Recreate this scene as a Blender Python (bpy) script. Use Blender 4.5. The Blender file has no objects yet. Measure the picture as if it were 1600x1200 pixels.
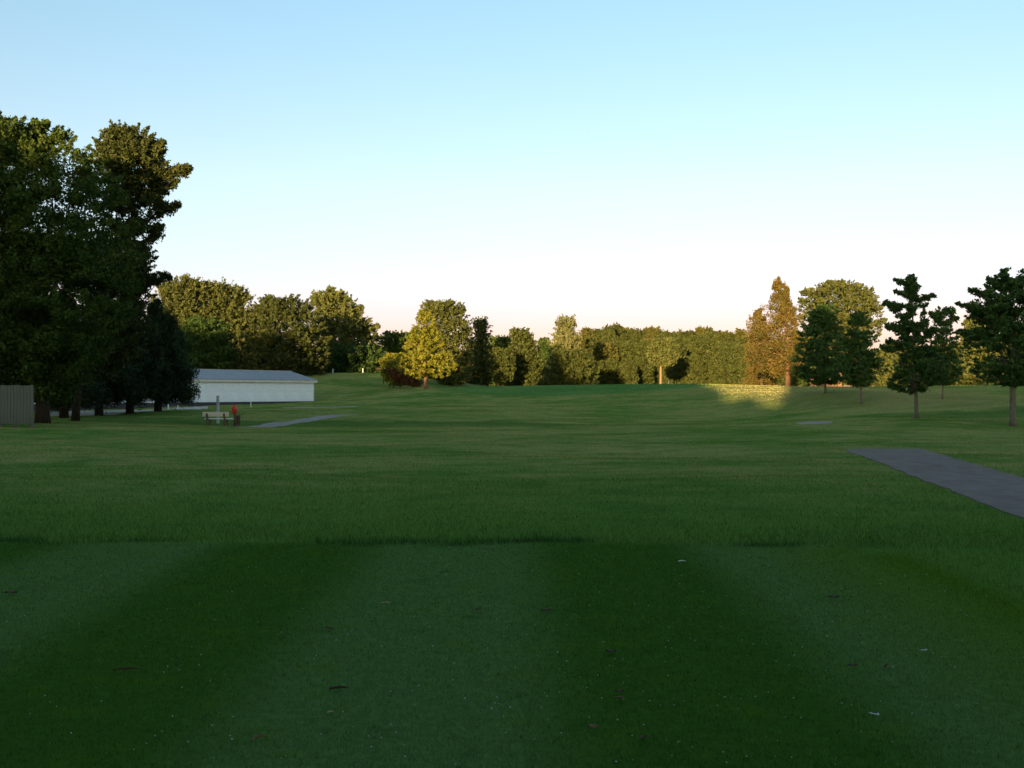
import bpy, math, random
import numpy as np
from mathutils import Vector, Matrix

S = bpy.context.scene
COL = S.collection
rng = np.random.default_rng(7)
random.seed(7)

# ------------------------------------------------------------------ camera
F, CX, CY, HZ, EYE = 1555.0, 800.0, 600.0, 612.0, 1.65
PITCH = math.atan((HZ - CY) / F)
cam_d = bpy.data.cameras.new('camera')
cam = bpy.data.objects.new('camera', cam_d)
COL.objects.link(cam)
cam_d.sensor_width = 36.0
cam_d.lens = 36.0 * F / 1600.0
cam_d.clip_end = 6000
cam_d.clip_start = 0.05
cam.location = (0, 0, EYE)
cam.rotation_euler = (math.pi / 2 + PITCH, 0, 0)
S.camera = cam

# ------------------------------------------------------------------ light
SUN_AZ = math.radians(15.0)      # light travels forward and a little to the right
SUN_EL = math.radians(4.6)
TX, TY = math.sin(SUN_AZ), math.cos(SUN_AZ)
w = bpy.data.worlds.new('World')
S.world = w
w.use_nodes = True
nt = w.node_tree
nt.nodes.clear()
out = nt.nodes.new('ShaderNodeOutputWorld')
bg = nt.nodes.new('ShaderNodeBackground')
sky = nt.nodes.new('ShaderNodeTexSky')
sky.sky_type = 'NISHITA'
sky.sun_disc = False
sky.sun_elevation = SUN_EL
sky.sun_rotation = math.radians(180.0) + SUN_AZ
sky.air_density = 1.0
sky.dust_density = 0.6
sky.ozone_density = 1.0
tc = nt.nodes.new('ShaderNodeTexCoord')
sep = nt.nodes.new('ShaderNodeSeparateXYZ')
ramp = nt.nodes.new('ShaderNodeValToRGB')
mul = nt.nodes.new('ShaderNodeMix')
mul.data_type = 'RGBA'
mul.blend_type = 'MULTIPLY'
mul.inputs[0].default_value = 1.0
cr = ramp.color_ramp
SKY_RAMP = [(0.0, (0.54, 0.43, 0.98)), (0.04, (0.575, 0.47, 0.98)), (0.078, (0.64, 0.535, 0.94)), (0.13, (0.72, 0.68, 0.90)), (0.20, (0.81, 0.80, 0.92)), (0.36, (0.78, 0.90, 1.0)), (1.0, (0.80, 0.95, 1.0))]
while len(cr.elements) < len(SKY_RAMP):
    cr.elements.new(0.5)
for e, (p, c) in zip(cr.elements, SKY_RAMP):
    e.position = p
    e.color = (*c, 1)
nt.links.new(tc.outputs['Generated'], sep.inputs[0])
nt.links.new(sep.outputs['Z'], ramp.inputs[0])
# the rosy, dimmer horizon belongs to the half of the sky opposite the sun
dot = nt.nodes.new('ShaderNodeVectorMath'); dot.operation = 'DOT_PRODUCT'
dot.inputs[1].default_value = (TX, TY, 0)
nt.links.new(tc.outputs['Generated'], dot.inputs[0])
mr = nt.nodes.new('ShaderNodeMapRange'); mr.interpolation_type = 'SMOOTHSTEP'
mr.inputs[1].default_value = -0.6
mr.inputs[2].default_value = 0.4
nt.links.new(dot.outputs['Value'], mr.inputs[0])
nt.links.new(mr.outputs[0], mul.inputs[0])
nt.links.new(sky.outputs[0], mul.inputs[6])
nt.links.new(ramp.outputs[0], mul.inputs[7])
nt.links.new(mul.outputs[2], bg.inputs[0])
bg.inputs[1].default_value = 0.06
nt.links.new(bg.outputs[0], out.inputs[0])

sun_d = bpy.data.lights.new('sun', 'SUN')
sun_d.energy = 2.8
sun_d.angle = math.radians(0.6)
sun_d.color = (1.0, 0.62, 0.30)
sun = bpy.data.objects.new('sun', sun_d)
COL.objects.link(sun)
ce = math.cos(SUN_EL)
sun.rotation_euler = Vector((TX * ce, TY * ce, -math.sin(SUN_EL))).to_track_quat('-Z', 'Y').to_euler()

S.view_settings.view_transform = 'Standard'
S.view_settings.look = 'None'
S.view_settings.gamma = 1
S.view_settings.use_curve_mapping = False
S.view_settings.exposure = 2.82
S.cycles.max_bounces = 6
S.cycles.transparent_max_bounces = 4

# ------------------------------------------------------------------ helpers
def ray(px, py):
    u, v = (px - CX) / F, (CY - py) / F
    c, s = math.cos(PITCH), math.sin(PITCH)
    return u, c - v * s, v * c + s          # x, y, z

def at(px, py, d):
    """world point seen at pixel (of the 1600x1200 photo) at distance y = d"""
    x, y, z = ray(px, py)
    k = d / y
    return np.array((x * k, d, EYE + z * k))

def mesh_np(name, verts, faces, tone=None, smooth=False):
    verts = np.asarray(verts, dtype=np.float32)
    faces = np.asarray(faces, dtype=np.int32)
    k = faces.shape[1]
    me = bpy.data.meshes.new(name)
    me.vertices.add(len(verts))
    me.vertices.foreach_set('co', verts.ravel())
    me.loops.add(faces.size)
    me.loops.foreach_set('vertex_index', faces.ravel())
    me.polygons.add(len(faces))
    me.polygons.foreach_set('loop_start', np.arange(0, faces.size, k, dtype=np.int32))
    me.polygons.foreach_set('loop_total', np.full(len(faces), k, dtype=np.int32))
    if smooth:
        me.polygons.foreach_set('use_smooth', np.ones(len(faces), dtype=bool))
    if tone is not None:
        a = me.attributes.new('tone', 'FLOAT', 'FACE')
        a.data.foreach_set('value', np.asarray(tone, dtype=np.float32))
    me.update(calc_edges=True)
    return me

def link(name, me, mat=None, parent=None):
    o = bpy.data.objects.new(name, me)
    COL.objects.link(o)
    if mat is not None and me is not None:
        me.materials.append(mat)
    if parent is not None:
        o.parent = parent
    return o

def tag(o, label=None, cat=None, group=None, kind=None):
    if label: o['label'] = label
    if cat: o['category'] = cat
    if group: o['group'] = group
    if kind: o['kind'] = kind
    return o

def empty(name, loc, label, cat, group=None, rz=0.0):
    o = bpy.data.objects.new(name, None)
    COL.objects.link(o)
    o.empty_display_size = 0.3
    o.location = loc
    o.rotation_euler = (0, 0, rz)
    return tag(o, label, cat, group)

class MB:
    """collects boxes, tubes and prisms; build() links them as one mesh object"""
    def __init__(self):
        self.v, self.f = [], []
    def add(self, verts, faces):
        b = len(self.v)
        self.v += [tuple(p) for p in verts]
        self.f += [tuple(i + b for i in q) for q in faces]
    def box(self, c, s, rot=None, taper=1.0):
        x, y, z = s[0] / 2, s[1] / 2, s[2] / 2
        P = [Vector(p) for p in ((-x, -y, -z), (x, -y, -z), (x, y, -z), (-x, y, -z),
             (-x * taper, -y * taper, z), (x * taper, -y * taper, z), (x * taper, y * taper, z), (-x * taper, y * taper, z))]
        if rot is not None:
            P = [rot @ p for p in P]
        P = [p + Vector(c) for p in P]
        self.add(P, [(3, 2, 1, 0), (4, 5, 6, 7), (0, 1, 5, 4), (1, 2, 6, 5), (2, 3, 7, 6), (3, 0, 4, 7)])
    def tube(self, pts, rad, n=8, cap=True):
        pts = [Vector(p) for p in pts]
        rings = []
        for i, p in enumerate(pts):
            d = (pts[min(i + 1, len(pts) - 1)] - pts[max(i - 1, 0)]).normalized()
            a = d.cross(Vector((0, 0, 1)) if abs(d.z) < 0.9 else Vector((1, 0, 0))).normalized()
            b = d.cross(a)
            rings.append([p + (a * math.cos(2 * math.pi * k / n) + b * math.sin(2 * math.pi * k / n)) * rad[i] for k in range(n)])
        vv = [q for r in rings for q in r]
        ff = []
        for i in range(len(pts) - 1):
            for k in range(n):
                ff.append((i * n + k, i * n + (k + 1) % n, (i + 1) * n + (k + 1) % n, (i + 1) * n + k))
        if cap:
            ff.append(tuple(range(n))[::-1])
            ff.append(tuple((len(pts) - 1) * n + k for k in range(n)))
        self.add(vv, ff)
    def build(self, name, mat, parent=None, smooth=False, bevel=0.0):
        me = bpy.data.meshes.new(name)
        me.from_pydata(self.v, [], self.f)
        if smooth:
            for p in me.polygons: p.use_smooth = True
        me.update()
        o = link(name, me, mat, parent)
        if bevel:
            m = o.modifiers.new('bevel', 'BEVEL')
            m.width = bevel
            m.segments = 2
            m.limit_method = 'ANGLE'
        return o

# ------------------------------------------------------------------ materials
def new_mat(name, rough=0.85, spec=0.15):
    m = bpy.data.materials.new(name)
    m.use_nodes = True
    b = m.node_tree.nodes['Principled BSDF']
    b.inputs['Roughness'].default_value = rough
    b.inputs['Specular IOR Level'].default_value = spec
    return m, m.node_tree, b

def noise_mat(name, c1, c2, scale=4.0, rough=0.85, spec=0.15, stretch=(1, 1, 1), bump=0.0, detail=5, metal=0.0, world=False):
    m, t, b = new_mat(name, rough, spec)
    b.inputs['Metallic'].default_value = metal
    co = t.nodes.new('ShaderNodeTexCoord')
    mp = t.nodes.new('ShaderNodeMapping')
    mp.inputs['Scale'].default_value = stretch
    if world:
        g = t.nodes.new('ShaderNodeNewGeometry')
        t.links.new(g.outputs['Position'], mp.inputs[0])
    else:
        t.links.new(co.outputs['Object'], mp.inputs[0])
    n = t.nodes.new('ShaderNodeTexNoise')
    n.inputs['Scale'].default_value = scale
    n.inputs['Detail'].default_value = detail
    n.inputs['Roughness'].default_value = 0.65
    t.links.new(mp.outputs[0], n.inputs['Vector'])
    r = t.nodes.new('ShaderNodeValToRGB')
    r.color_ramp.elements[0].position = 0.32
    r.color_ramp.elements[1].position = 0.68
    r.color_ramp.elements[0].color = (*c1, 1)
    r.color_ramp.elements[1].color = (*c2, 1)
    t.links.new(n.outputs[0], r.inputs[0])
    t.links.new(r.outputs[0], b.inputs['Base Color'])
    if bump:
        bp = t.nodes.new('ShaderNodeBump')
        bp.inputs['Strength'].default_value = bump
        bp.inputs['Distance'].default_value = 0.02
        t.links.new(n.outputs[0], bp.inputs['Height'])
        t.links.new(bp.outputs[0], b.inputs['Normal'])
    return m

LEAF = {}
def leaf_mat(name, c1, c2, trans=0.22):
    """each leaf takes its own tone between two leaf colours; thin leaves let a little light through"""
    if name in LEAF: return LEAF[name]
    m, t, b = new_mat(name, 0.6, 0.12)
    a = t.nodes.new('ShaderNodeAttribute')
    a.attribute_name = 'tone'
    r = t.nodes.new('ShaderNodeValToRGB')
    r.color_ramp.elements[0].color = (*c1, 1)
    r.color_ramp.elements[1].color = (*c2, 1)
    t.links.new(a.outputs['Fac'], r.inputs[0])
    t.links.new(r.outputs[0], b.inputs['Base Color'])
    tr = t.nodes.new('ShaderNodeBsdfTranslucent')
    t.links.new(r.outputs[0], tr.inputs[0])
    mx = t.nodes.new('ShaderNodeMixShader')
    mx.inputs[0].default_value = trans
    o = t.nodes['Material Output']
    t.links.new(b.outputs[0], mx.inputs[1])
    t.links.new(tr.outputs[0], mx.inputs[2])
    t.links.new(mx.outputs[0], o.inputs[0])
    LEAF[name] = m
    return m

L_DARK = leaf_mat('leaf_dark_green', (0.022, 0.050, 0.012), (0.050, 0.090, 0.020))
L_MAPLE = leaf_mat('leaf_warm_green', (0.028, 0.060, 0.010), (0.062, 0.096, 0.017))
L_UMBER = leaf_mat('leaf_umber_green', (0.026, 0.042, 0.011), (0.058, 0.072, 0.018))
L_SPRUCE = leaf_mat('needle_dark_green', (0.012, 0.027, 0.010), (0.026, 0.048, 0.018), 0.08)
L_MID = leaf_mat('leaf_mid_green', (0.035, 0.070, 0.014), (0.080, 0.120, 0.028))
L_OLIVE = leaf_mat('leaf_olive', (0.050, 0.075, 0.018), (0.110, 0.125, 0.035))
L_WOOD = leaf_mat('leaf_wood_olive', (0.044, 0.054, 0.012), (0.090, 0.094, 0.024))
L_TWIN = leaf_mat('leaf_dull_olive', (0.038, 0.056, 0.014), (0.085, 0.100, 0.028))
L_WOODG = leaf_mat('leaf_wood_green', (0.030, 0.046, 0.010), (0.064, 0.082, 0.020))
L_PALE = leaf_mat('leaf_pale', (0.075, 0.095, 0.030), (0.150, 0.165, 0.065))
L_YELLOW = leaf_mat('leaf_yellow_green', (0.085, 0.115, 0.012), (0.190, 0.190, 0.022), 0.3)
L_RUST = leaf_mat('needle_olive_rust', (0.044, 0.058, 0.013), (0.128, 0.088, 0.020), 0.12)
L_RED = leaf_mat('leaf_reddish', (0.10, 0.050, 0.022), (0.16, 0.085, 0.035))
L_YOUNG = leaf_mat('leaf_young_green', (0.032, 0.080, 0.020), (0.070, 0.130, 0.032))
BARK = noise_mat('bark', (0.050, 0.036, 0.026), (0.120, 0.090, 0.066), 6, 0.95, 0.05, (3, 3, 0.6), 0.6)
BARK_DARK = noise_mat('bark_dark', (0.020, 0.016, 0.012), (0.048, 0.038, 0.030), 6, 0.95, 0.05, (3, 3, 0.6), 0.6)
BARK_GREY = noise_mat('bark_grey', (0.100, 0.085, 0.070), (0.190, 0.165, 0.135), 6, 0.95, 0.05, (3, 3, 0.6), 0.5)
BARK_RED = noise_mat('bark_red', (0.150, 0.085, 0.052), (0.260, 0.160, 0.100), 6, 0.95, 0.05, (3, 3, 0.6), 0.5)

# ------------------------------------------------------------------ terrain
CP = []
for x in (-14, 0, 14):
    for y in (-40, -8, 4, 11):
        CP.append((x, y, 0.0))
CP += [(-15, 25, 0.0), (0, 25, -0.06), (12, 31, 0.0), (7, 14, 0.0), (16, 22, 0.05), (-12, 38, 0.0), (3, 42, -0.15)]
for q in [(25, 667, 43), (67, 661, 50), (155, 649, 72), (247, 643, 78), (340, 664, 58), (380, 668, 56), (550, 649, 80),
          (640, 665, 60), (800, 663, 62), (800, 641, 85), (800, 629, 105), (850, 603, 128), (1000, 600.5, 130), (1110, 600.5, 130),
          (1230, 604, 128), (1350, 606, 122), (1500, 604, 118), (1620, 601, 112), (1500, 618, 95), (1200, 641, 85), (1250, 661, 62),
          (1000, 665, 62), (640, 611, 125), (560, 622, 118), (490, 627.5, 134), (330, 633.5, 121), (80, 643, 105), (500, 583.5, 172),
          (590, 584, 168), (645, 604, 158), (520, 607, 148), (600, 610, 142), (665, 608, 140), (1582, 666, 46), (1432, 653, 50),
          (1346, 631, 80), (1473, 623, 80), (1290, 615, 88)]:
    CP.append(tuple(at(*q)))
CP += [(-62, 175, 4.8), (-60, 260, 3.0), (0, 175, 2.0), (40, 170, 1.9), (0, 260, 2.0), (85, 170, 2.2), (85, 260, 2.2), (160, 140, 2.5),
       (-130, 150, 1.0), (-95, 60, 0.0), (80, 50, 0.6), (-80, -60, 0), (80, -60, 0), (0, 420, 2.2), (300, 300, 2.2), (-300, 300, 2.0),
       (300, -200, 0), (-300, -200, 0), (0, 1500, 2.0), (1200, 1200, 2), (-1200, 1200, 2), (1200, -600, 0), (-1200, -600, 0), (0, -500, 0)]
CP = np.array(CP, dtype=float)
SC = 60.0
def _tps(r2):
    return np.where(r2 > 1e-12, 0.5 * r2 * np.log(np.maximum(r2, 1e-12)), 0.0)
_n = len(CP)
_P = CP[:, :2] / SC
_K = _tps(((_P[:, None] - _P[None]) ** 2).sum(-1)) + np.eye(_n) * 2e-4
_Q = np.hstack([np.ones((_n, 1)), _P])
_A = np.block([[_K, _Q], [_Q.T, np.zeros((3, 3))]])
_W = np.linalg.solve(_A, np.concatenate([CP[:, 2], np.zeros(3)]))

def tee_mask(x, y):
    """1 on the closely mown tee, 0 outside"""
    xr = 4.15 + 0.12 * np.sin(y * 1.3)
    yt = 10.75 + 0.018 * x * -1.0 + 0.10 * np.sin(x * 1.7 + 0.5) + 0.06 * np.sin(x * 4.1)
    cxr, r = xr - 1.6, 1.6
    a = np.maximum(x - cxr, 0)
    b = np.maximum(y - (yt - 1.6), 0)
    d = np.hypot(a, b) - r
    return np.where((x < xr) & (y < yt) & (d < 0), 1.0, 0.0)

def tee_end(x):
    return 10.75 - 0.018 * x + 0.10 * np.sin(x * 1.7 + 0.5) + 0.06 * np.sin(x * 4.1)

def rim_shade(x, y):
    """shaded foot of the longer grass along the tee edge, put in as dark green"""
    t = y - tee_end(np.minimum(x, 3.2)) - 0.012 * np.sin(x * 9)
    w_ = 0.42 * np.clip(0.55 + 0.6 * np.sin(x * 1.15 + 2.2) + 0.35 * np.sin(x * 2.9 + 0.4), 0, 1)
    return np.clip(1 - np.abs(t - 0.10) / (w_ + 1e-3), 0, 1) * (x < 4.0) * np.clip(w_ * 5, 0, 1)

def ground_z(x, y):
    x = np.atleast_1d(np.asarray(x, float)); y = np.atleast_1d(np.asarray(y, float))
    p = np.stack([x, y], -1) / SC
    z = np.empty(len(x))
    for i in range(0, len(x), 20000):
        q = p[i:i + 20000]
        z[i:i + 20000] = _tps(((q[:, None] - _P[None]) ** 2).sum(-1)) @ _W[:_n] + _W[_n] + q @ _W[_n + 1:]
    z = np.clip(z, -2.0, 6.5)
    und = 0.035 * np.sin(x * 0.55 + 1.3 * np.sin(y * 0.21)) * np.sin(y * 0.38 + 0.6) + 0.03 * np.sin(y * 0.83 + 0.9 * np.sin(x * 0.17)) \
        + 0.012 * np.sin(y * 2.1 + 0.8 * np.sin(x * 0.6))
    k = np.clip((y - 11.5) / 6, 0, 1) * np.clip((170 - y) / 60, 0, 1)
    flat = np.clip((12.5 - y) / 2.0, 0, 1) * np.clip((15 - np.abs(x)) / 4, 0, 1)
    return z * (1 - flat) + und * k

def gz(x, y):
    return float(ground_z([x], [y])[0])

def axis(segs):
    a = [segs[0][0]]
    for lo, hi, st in segs:
        n = max(1, int(round((hi - lo) / st)))
        a += list(lo + (hi - lo) * (np.arange(n) + 1) / n)
    return np.array(a)

gx = axis([(-2500, -400, 300), (-400, -150, 25), (-150, -60, 4), (-60, -16, 1.1), (-16, 16, 0.45), (16, 60, 1.1), (60, 150, 4), (150, 400, 25), (400, 2500, 300)])
gy = axis([(-900, -120, 130), (-120, -10, 8), (-10, 3, 1.0), (3, 32, 0.35), (32, 185, 0.9), (185, 300, 5), (300, 600, 30), (600, 4000, 400)])
GX, GY = np.meshgrid(gx, gy)
gxf, gyf = GX.ravel(), GY.ravel()
gzv = ground_z(gxf, gyf)
nx, ny = len(gx), len(gy)
ii = np.arange(ny - 1)[:, None] * nx + np.arange(nx - 1)[None]
gf = np.stack([ii, ii + 1, ii + nx + 1, ii + nx], -1).reshape(-1, 4)

# --- the colour of grass by where it grows: dry and lush patches, mown stripes, the mown green
def grass_material(name, blades):
    m, t, b = new_mat(name, 0.9, 0.0)
    N, Lk = t.nodes.new, t.links.new
    g = N('ShaderNodeNewGeometry')
    sp = N('ShaderNodeSeparateXYZ'); Lk(g.outputs['Position'], sp.inputs[0])
    def math_(op, a, b_=None, clamp=False):
        n = N('ShaderNodeMath'); n.operation = op; n.use_clamp = clamp
        for i, v in enumerate((a, b_)):
            if v is None: continue
            if isinstance(v, (int, float)): n.inputs[i].default_value = v
            else: Lk(v, n.inputs[i])
        return n.outputs[0]
    def noise(scale, stretch, detail=4, rough=0.6, seed=0):
        mp = N('ShaderNodeMapping'); mp.inputs['Scale'].default_value = stretch; mp.inputs['Location'].default_value = (seed, seed * 2, 0)
        Lk(g.outputs['Position'], mp.inputs[0])
        n = N('ShaderNodeTexNoise'); n.inputs['Scale'].default_value = scale; n.inputs['Detail'].default_value = detail; n.inputs['Roughness'].default_value = rough
        Lk(mp.outputs[0], n.inputs['Vector'])
        return n.outputs[0]
    def mix(f, a, b_):
        n = N('ShaderNodeMix'); n.data_type = 'RGBA'
        if isinstance(f, (int, float)): n.inputs[0].default_value = f
        else: Lk(f, n.inputs[0])
        for i, v in ((6, a), (7, b_)):
            if isinstance(v, tuple): n.inputs[i].default_value = (*v, 1)
            else: Lk(v, n.inputs[i])
        return n.outputs[2]
    def ss(v, lo, hi):
        n = N('ShaderNodeMapRange'); n.interpolation_type = 'SMOOTHSTEP'
        Lk(v, n.inputs[0]); n.inputs[1].default_value = lo; n.inputs[2].default_value = hi
        return n.outputs[0]
    # rough and fairway
    big = noise(0.16, (0.7, 1.0, 1), 5, 0.62, 3.1)
    mid = noise(1.1, (0.6, 1.0, 1), 5, 0.65, 7.7)
    fine = noise(14.0, (1, 1, 1), 3, 0.7, 1.3)
    dry = math_('MULTIPLY', ss(big, 0.36, 0.60), ss(sp.outputs['Y'], 11.0, 27.0))
    col = mix(dry, ROUGH_LUSH, ROUGH_DRY)
    col = mix(math_('MULTIPLY', math_('MULTIPLY', ss(mid, 0.47, 0.70), 0.6), ss(sp.outputs['Y'], 10.5, 24.0)), col, ROUGH_STRAW)
    col = mix(math_('MULTIPLY', ss(mid, 0.50, 0.30), 0.6), col, ROUGH_DEEP)
    # dry, straw-coloured shoulder right of the mown green; also paints the sun patch's gold
    ax_ = math_('DIVIDE', math_('SUBTRACT', sp.outputs['X'], 34.0), 13.0)
    ay_ = math_('DIVIDE', math_('SUBTRACT', sp.outputs['Y'], 104.0), 34.0)
    rr = math_('ADD', math_('MULTIPLY', ax_, ax_), math_('MULTIPLY', ay_, ay_))
    col = mix(math_('MULTIPLY', ss(math_('ADD', rr, math_('MULTIPLY', mid, 0.8)), 2.0, 0.5), 0.5), col, ROUGH_STRAW)
    # a band of darker grass along the hollow across the course
    hy = math_('ADD', sp.outputs['Y'], math_('MULTIPLY', math_('SUBTRACT', big, 0.5), 26.0))
    hol = math_('MULTIPLY', ss(hy, 55.0, 60.0), ss(hy, 71.0, 65.0))
    col = mix(math_('MULTIPLY', hol, 0.65), col, ROUGH_DEEP)
    # far fairway is greener, the mown green on the mound smoother
    at_ = N('ShaderNodeAttribute'); at_.attribute_name = 'mown'
    if not blades:
        col = mix(at_.outputs['Fac'], col, mix(ss(big, 0.4, 0.65), GREEN_A, GREEN_B))
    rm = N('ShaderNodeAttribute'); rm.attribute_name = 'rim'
    col = mix(rm.outputs['Fac'], col, RIM_SHADE)  # shade at the foot of the longer grass, painted into the colour
    # tee stripes: the sheen of laid blades put in as light and dark colour
    warp = math_('MULTIPLY', math_('SUBTRACT', noise(0.9, (1, 0.35, 1), 3, 0.6, 5.0), 0.5), 0.4)
    ph = math_('MULTIPLY', math_('ADD', math_('ADD', sp.outputs['X'], 0.62), warp), 2 * math.pi / 3.35)
    st = ss(math_('COSINE', ph), -0.65, 0.65)
    tcol = mix(st, TEE_DARK, TEE_LIGHT)
    tm = noise(2.6, (1, 1, 1), 5, 0.7, 9.0)
    tcol = mix(math_('MULTIPLY', ss(tm, 0.5, 0.75), 0.45), tcol, TEE_YELLOW)
    tcol = mix(math_('MULTIPLY', ss(tm, 0.46, 0.28), 0.45), tcol, TEE_DEEP)
    right = ss(sp.outputs['X'], 2.2, 3.4)
    tcol = mix(math_('MULTIPLY', right, 0.55), tcol, TEE_YELLOW)
    ta = N('ShaderNodeAttribute'); ta.attribute_name = 'tee'
    col = mix(ta.outputs['Fac'], col, tcol)
    if blades:
        to = N('ShaderNodeAttribute'); to.attribute_name = 'tone'
        k = math_('ADD', math_('MULTIPLY', to.outputs['Fac'], 0.9), 0.62)
    else:
        k = math_('ADD', math_('MULTIPLY', fine, 0.7), 0.62)
    mu = N('ShaderNodeMix'); mu.data_type = 'RGBA'; mu.blend_type = 'MULTIPLY'; mu.inputs[0].default_value = 1
    Lk(col, mu.inputs[6])
    cb = N('ShaderNodeCombineColor'); [Lk(k, cb.inputs[i]) for i in range(3)]
    Lk(cb.outputs[0], mu.inputs[7])
    Lk(mu.outputs[2], b.inputs['Base Color'])
    if not blades:
        bp = N('ShaderNodeBump'); bp.inputs['Strength'].default_value = 0.6; bp.inputs['Distance'].default_value = 0.05
        Lk(math_('ADD', mid, math_('MULTIPLY', fine, 0.5)), bp.inputs['Height'])
        Lk(bp.outputs[0], b.inputs['Normal'])
    return m

ROUGH_LUSH = (0.085, 0.178, 0.032)
ROUGH_DRY = (0.200, 0.243, 0.070)
ROUGH_STRAW = (0.300, 0.258, 0.112)
ROUGH_DEEP = (0.058, 0.130, 0.030)
GREEN_A = (0.070, 0.170, 0.042)
GREEN_B = (0.100, 0.200, 0.055)
RIM_SHADE = (0.018, 0.050, 0.012)
TEE_DARK = (0.040, 0.106, 0.014)
TEE_LIGHT = (0.076, 0.152, 0.040)
TEE_YELLOW = (0.078, 0.142, 0.010)
TEE_DEEP = (0.026, 0.075, 0.009)
G_MAT = grass_material('grass_ground', False)
B_MAT = grass_material('grass_blades', True)

gme = mesh_np('ground', np.stack([gxf, gyf, gzv], -1), gf, smooth=True)
a = gme.attributes.new('tee', 'FLOAT', 'POINT')
a.data.foreach_set('value', tee_mask(gxf, gyf).astype(np.float32))
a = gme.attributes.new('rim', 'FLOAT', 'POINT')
a.data.foreach_set('value', rim_shade(gxf, gyf).astype(np.float32))
# mown green on the mound: a rounded area in the world
mg = 1 - np.clip((np.hypot((gxf - 8.0) / 18.0, (gyf - 128.0) / 17.0) - 0.93) / 0.1, 0, 1)
a = gme.attributes.new('mown', 'FLOAT', 'POINT')
a.data.foreach_set('value', mg.astype(np.float32))
tag(link('ground', gme, G_MAT), 'mown golf course grass, fairway and raised green', kind='structure')

# ------------------------------------------------------------------ grass blades near the camera
def pt_ground(px, py):
    x, y, z = ray(px, py)
    lo, hi = 2.0, 400.0
    ks = np.concatenate([np.linspace(2, 60, 600), np.linspace(60.2, 250, 900)])
    h = EYE + z * ks / y - ground_z(x * ks / y, ks)
    i = int(np.argmax(h < 0))
    if h[i] >= 0: i = len(ks) - 1
    k = ks[i]
    return np.array((x * k / y, k, gz(x * k / y, k)))
def inside(x, y, poly):
    c = np.zeros(len(x), bool)
    j = len(poly) - 1
    for i in range(len(poly)):
        xi, yi, xj, yj = *poly[i], *poly[j]
        hit = ((yi > y) != (yj > y)) & (x < (xj - xi) * (y - yi) / (yj - yi + 1e-12) + xi)
        c ^= hit
        j = i
    return c
def ln(p, q, n=9): return [(p[0] + (q[0] - p[0]) * i / n, p[1] + (q[1] - p[1]) * i / n) for i in range(n)]
def gp(*pts): return [tuple(pt_ground(*p)[:2]) for p in pts]
PATH_EDGES = [
    (gp(*ln((1320, 703), (1600, 813), 12), (1600, 813)) + [(6.3, 9.5), (6.4, 4.0), (7.4, -9.0)], gp(*ln((1438, 702), (1600, 748), 12), (1600, 748)) + [(8.9, 13.5), (8.5, 8.5), (8.6, 4.0), (9.6, -9.0)], 'CONC', 'grey concrete cart path at the right'),
    (gp((372, 668), (430, 659.5), (490, 651.5), (545, 647.5)), gp((428, 667.5), (470, 660.5), (520, 653), (562, 648)), 'PALE', 'grey cart path curving away past the bench'),
    (gp((440, 637), (500, 636.2), (560, 635)), gp((446, 638.2), (500, 637.6), (556, 636.2)), 'PALE', 'thin pale path strip in front of the white shed'),
    (gp((1245, 660.5), (1270, 659), (1300, 659)), gp((1246, 663), (1275, 663), (1300, 661)), 'PALE', 'short glimpse of grey path in the dip below the right-hand trees'),
    (gp((60, 644), (180, 641.5), (325, 634.5)), gp((60, 651), (180, 648), (325, 639)), 'GRAVEL', 'pale gravel drive along the white shed')]
PATHS = [L + R[::-1] for L, R, _, _ in PATH_EDGES]

def blades(n, dmin, dmax, want_tee, name, label):
    d = np.exp(rng.uniform(math.log(dmin), math.log(dmax), n))
    x = rng.uniform(-1, 1, n) * (0.66 * d + 3.2)
    tm = tee_mask(x, d)
    keep = (tm > 0.5) if want_tee else (tm < 0.5)
    if not want_tee:
        jx, jd = x + rng.normal(size=n) * 0.045, d + rng.normal(size=n) * 0.045   # some blades lean in over the slab's edge
        for pl in PATHS: keep &= ~inside(jx, jd, pl)
        gm = np.hypot((x - 8.0) / 18.0, (d - 128.0) / 17.0)
        keep &= (gm > 0.97) | (rng.random(n) < 0.35)
    x, d = x[keep], d[keep]
    n = len(x)
    z = ground_z(x, d)
    if want_tee:
        h = rng.uniform(0.010, 0.024, n)
        wd = 0.0030 * np.maximum(d / 7.0, 0.7) * rng.uniform(0.7, 1.4, n)
    else:
        near = np.clip(1 - (d - 10) / 30, 0.25, 1)
        edge = np.clip(1 - (d - 10.6) / 1.9, 0, 1) * (d > 10.4)
        far = np.clip((d - 40) / 60, 0, 1)
        h = rng.uniform(0.022, 0.062, n) * (0.5 + 0.5 * near) * (1 + 0.75 * edge) + 0.03 * far
        wd = 0.0042 * np.maximum(d / 9.0, 0.8) * rng.uniform(0.7, 1.4, n)
    th = rng.uniform(0, 2 * math.pi, n)
    lean = rng.uniform(0.15, 0.9, n) * h
    la = rng.uniform(0, 2 * math.pi, n)
    c, s = np.cos(th) * wd / 2, np.sin(th) * wd / 2
    v = np.empty((n, 3, 3))
    v[:, 0] = np.stack([x - c, d - s, z - 0.002], -1)
    v[:, 1] = np.stack([x + c, d + s, z - 0.002], -1)
    v[:, 2] = np.stack([x + lean * np.cos(la), d + lean * np.sin(la), z + h], -1)
    me = mesh_np(name, v.reshape(-1, 3), np.arange(3 * n).reshape(-1, 3), rng.random(n))
    aa = me.attributes.new('tee', 'FLOAT', 'FACE')
    aa.data.foreach_set('value', np.full(n, 1.0 if want_tee else 0.0, np.float32))
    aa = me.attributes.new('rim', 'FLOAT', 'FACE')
    aa.data.foreach_set('value', rim_shade(x, d).astype(np.float32))
    return tag(link(name, me, B_MAT), label, kind='stuff')
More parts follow.
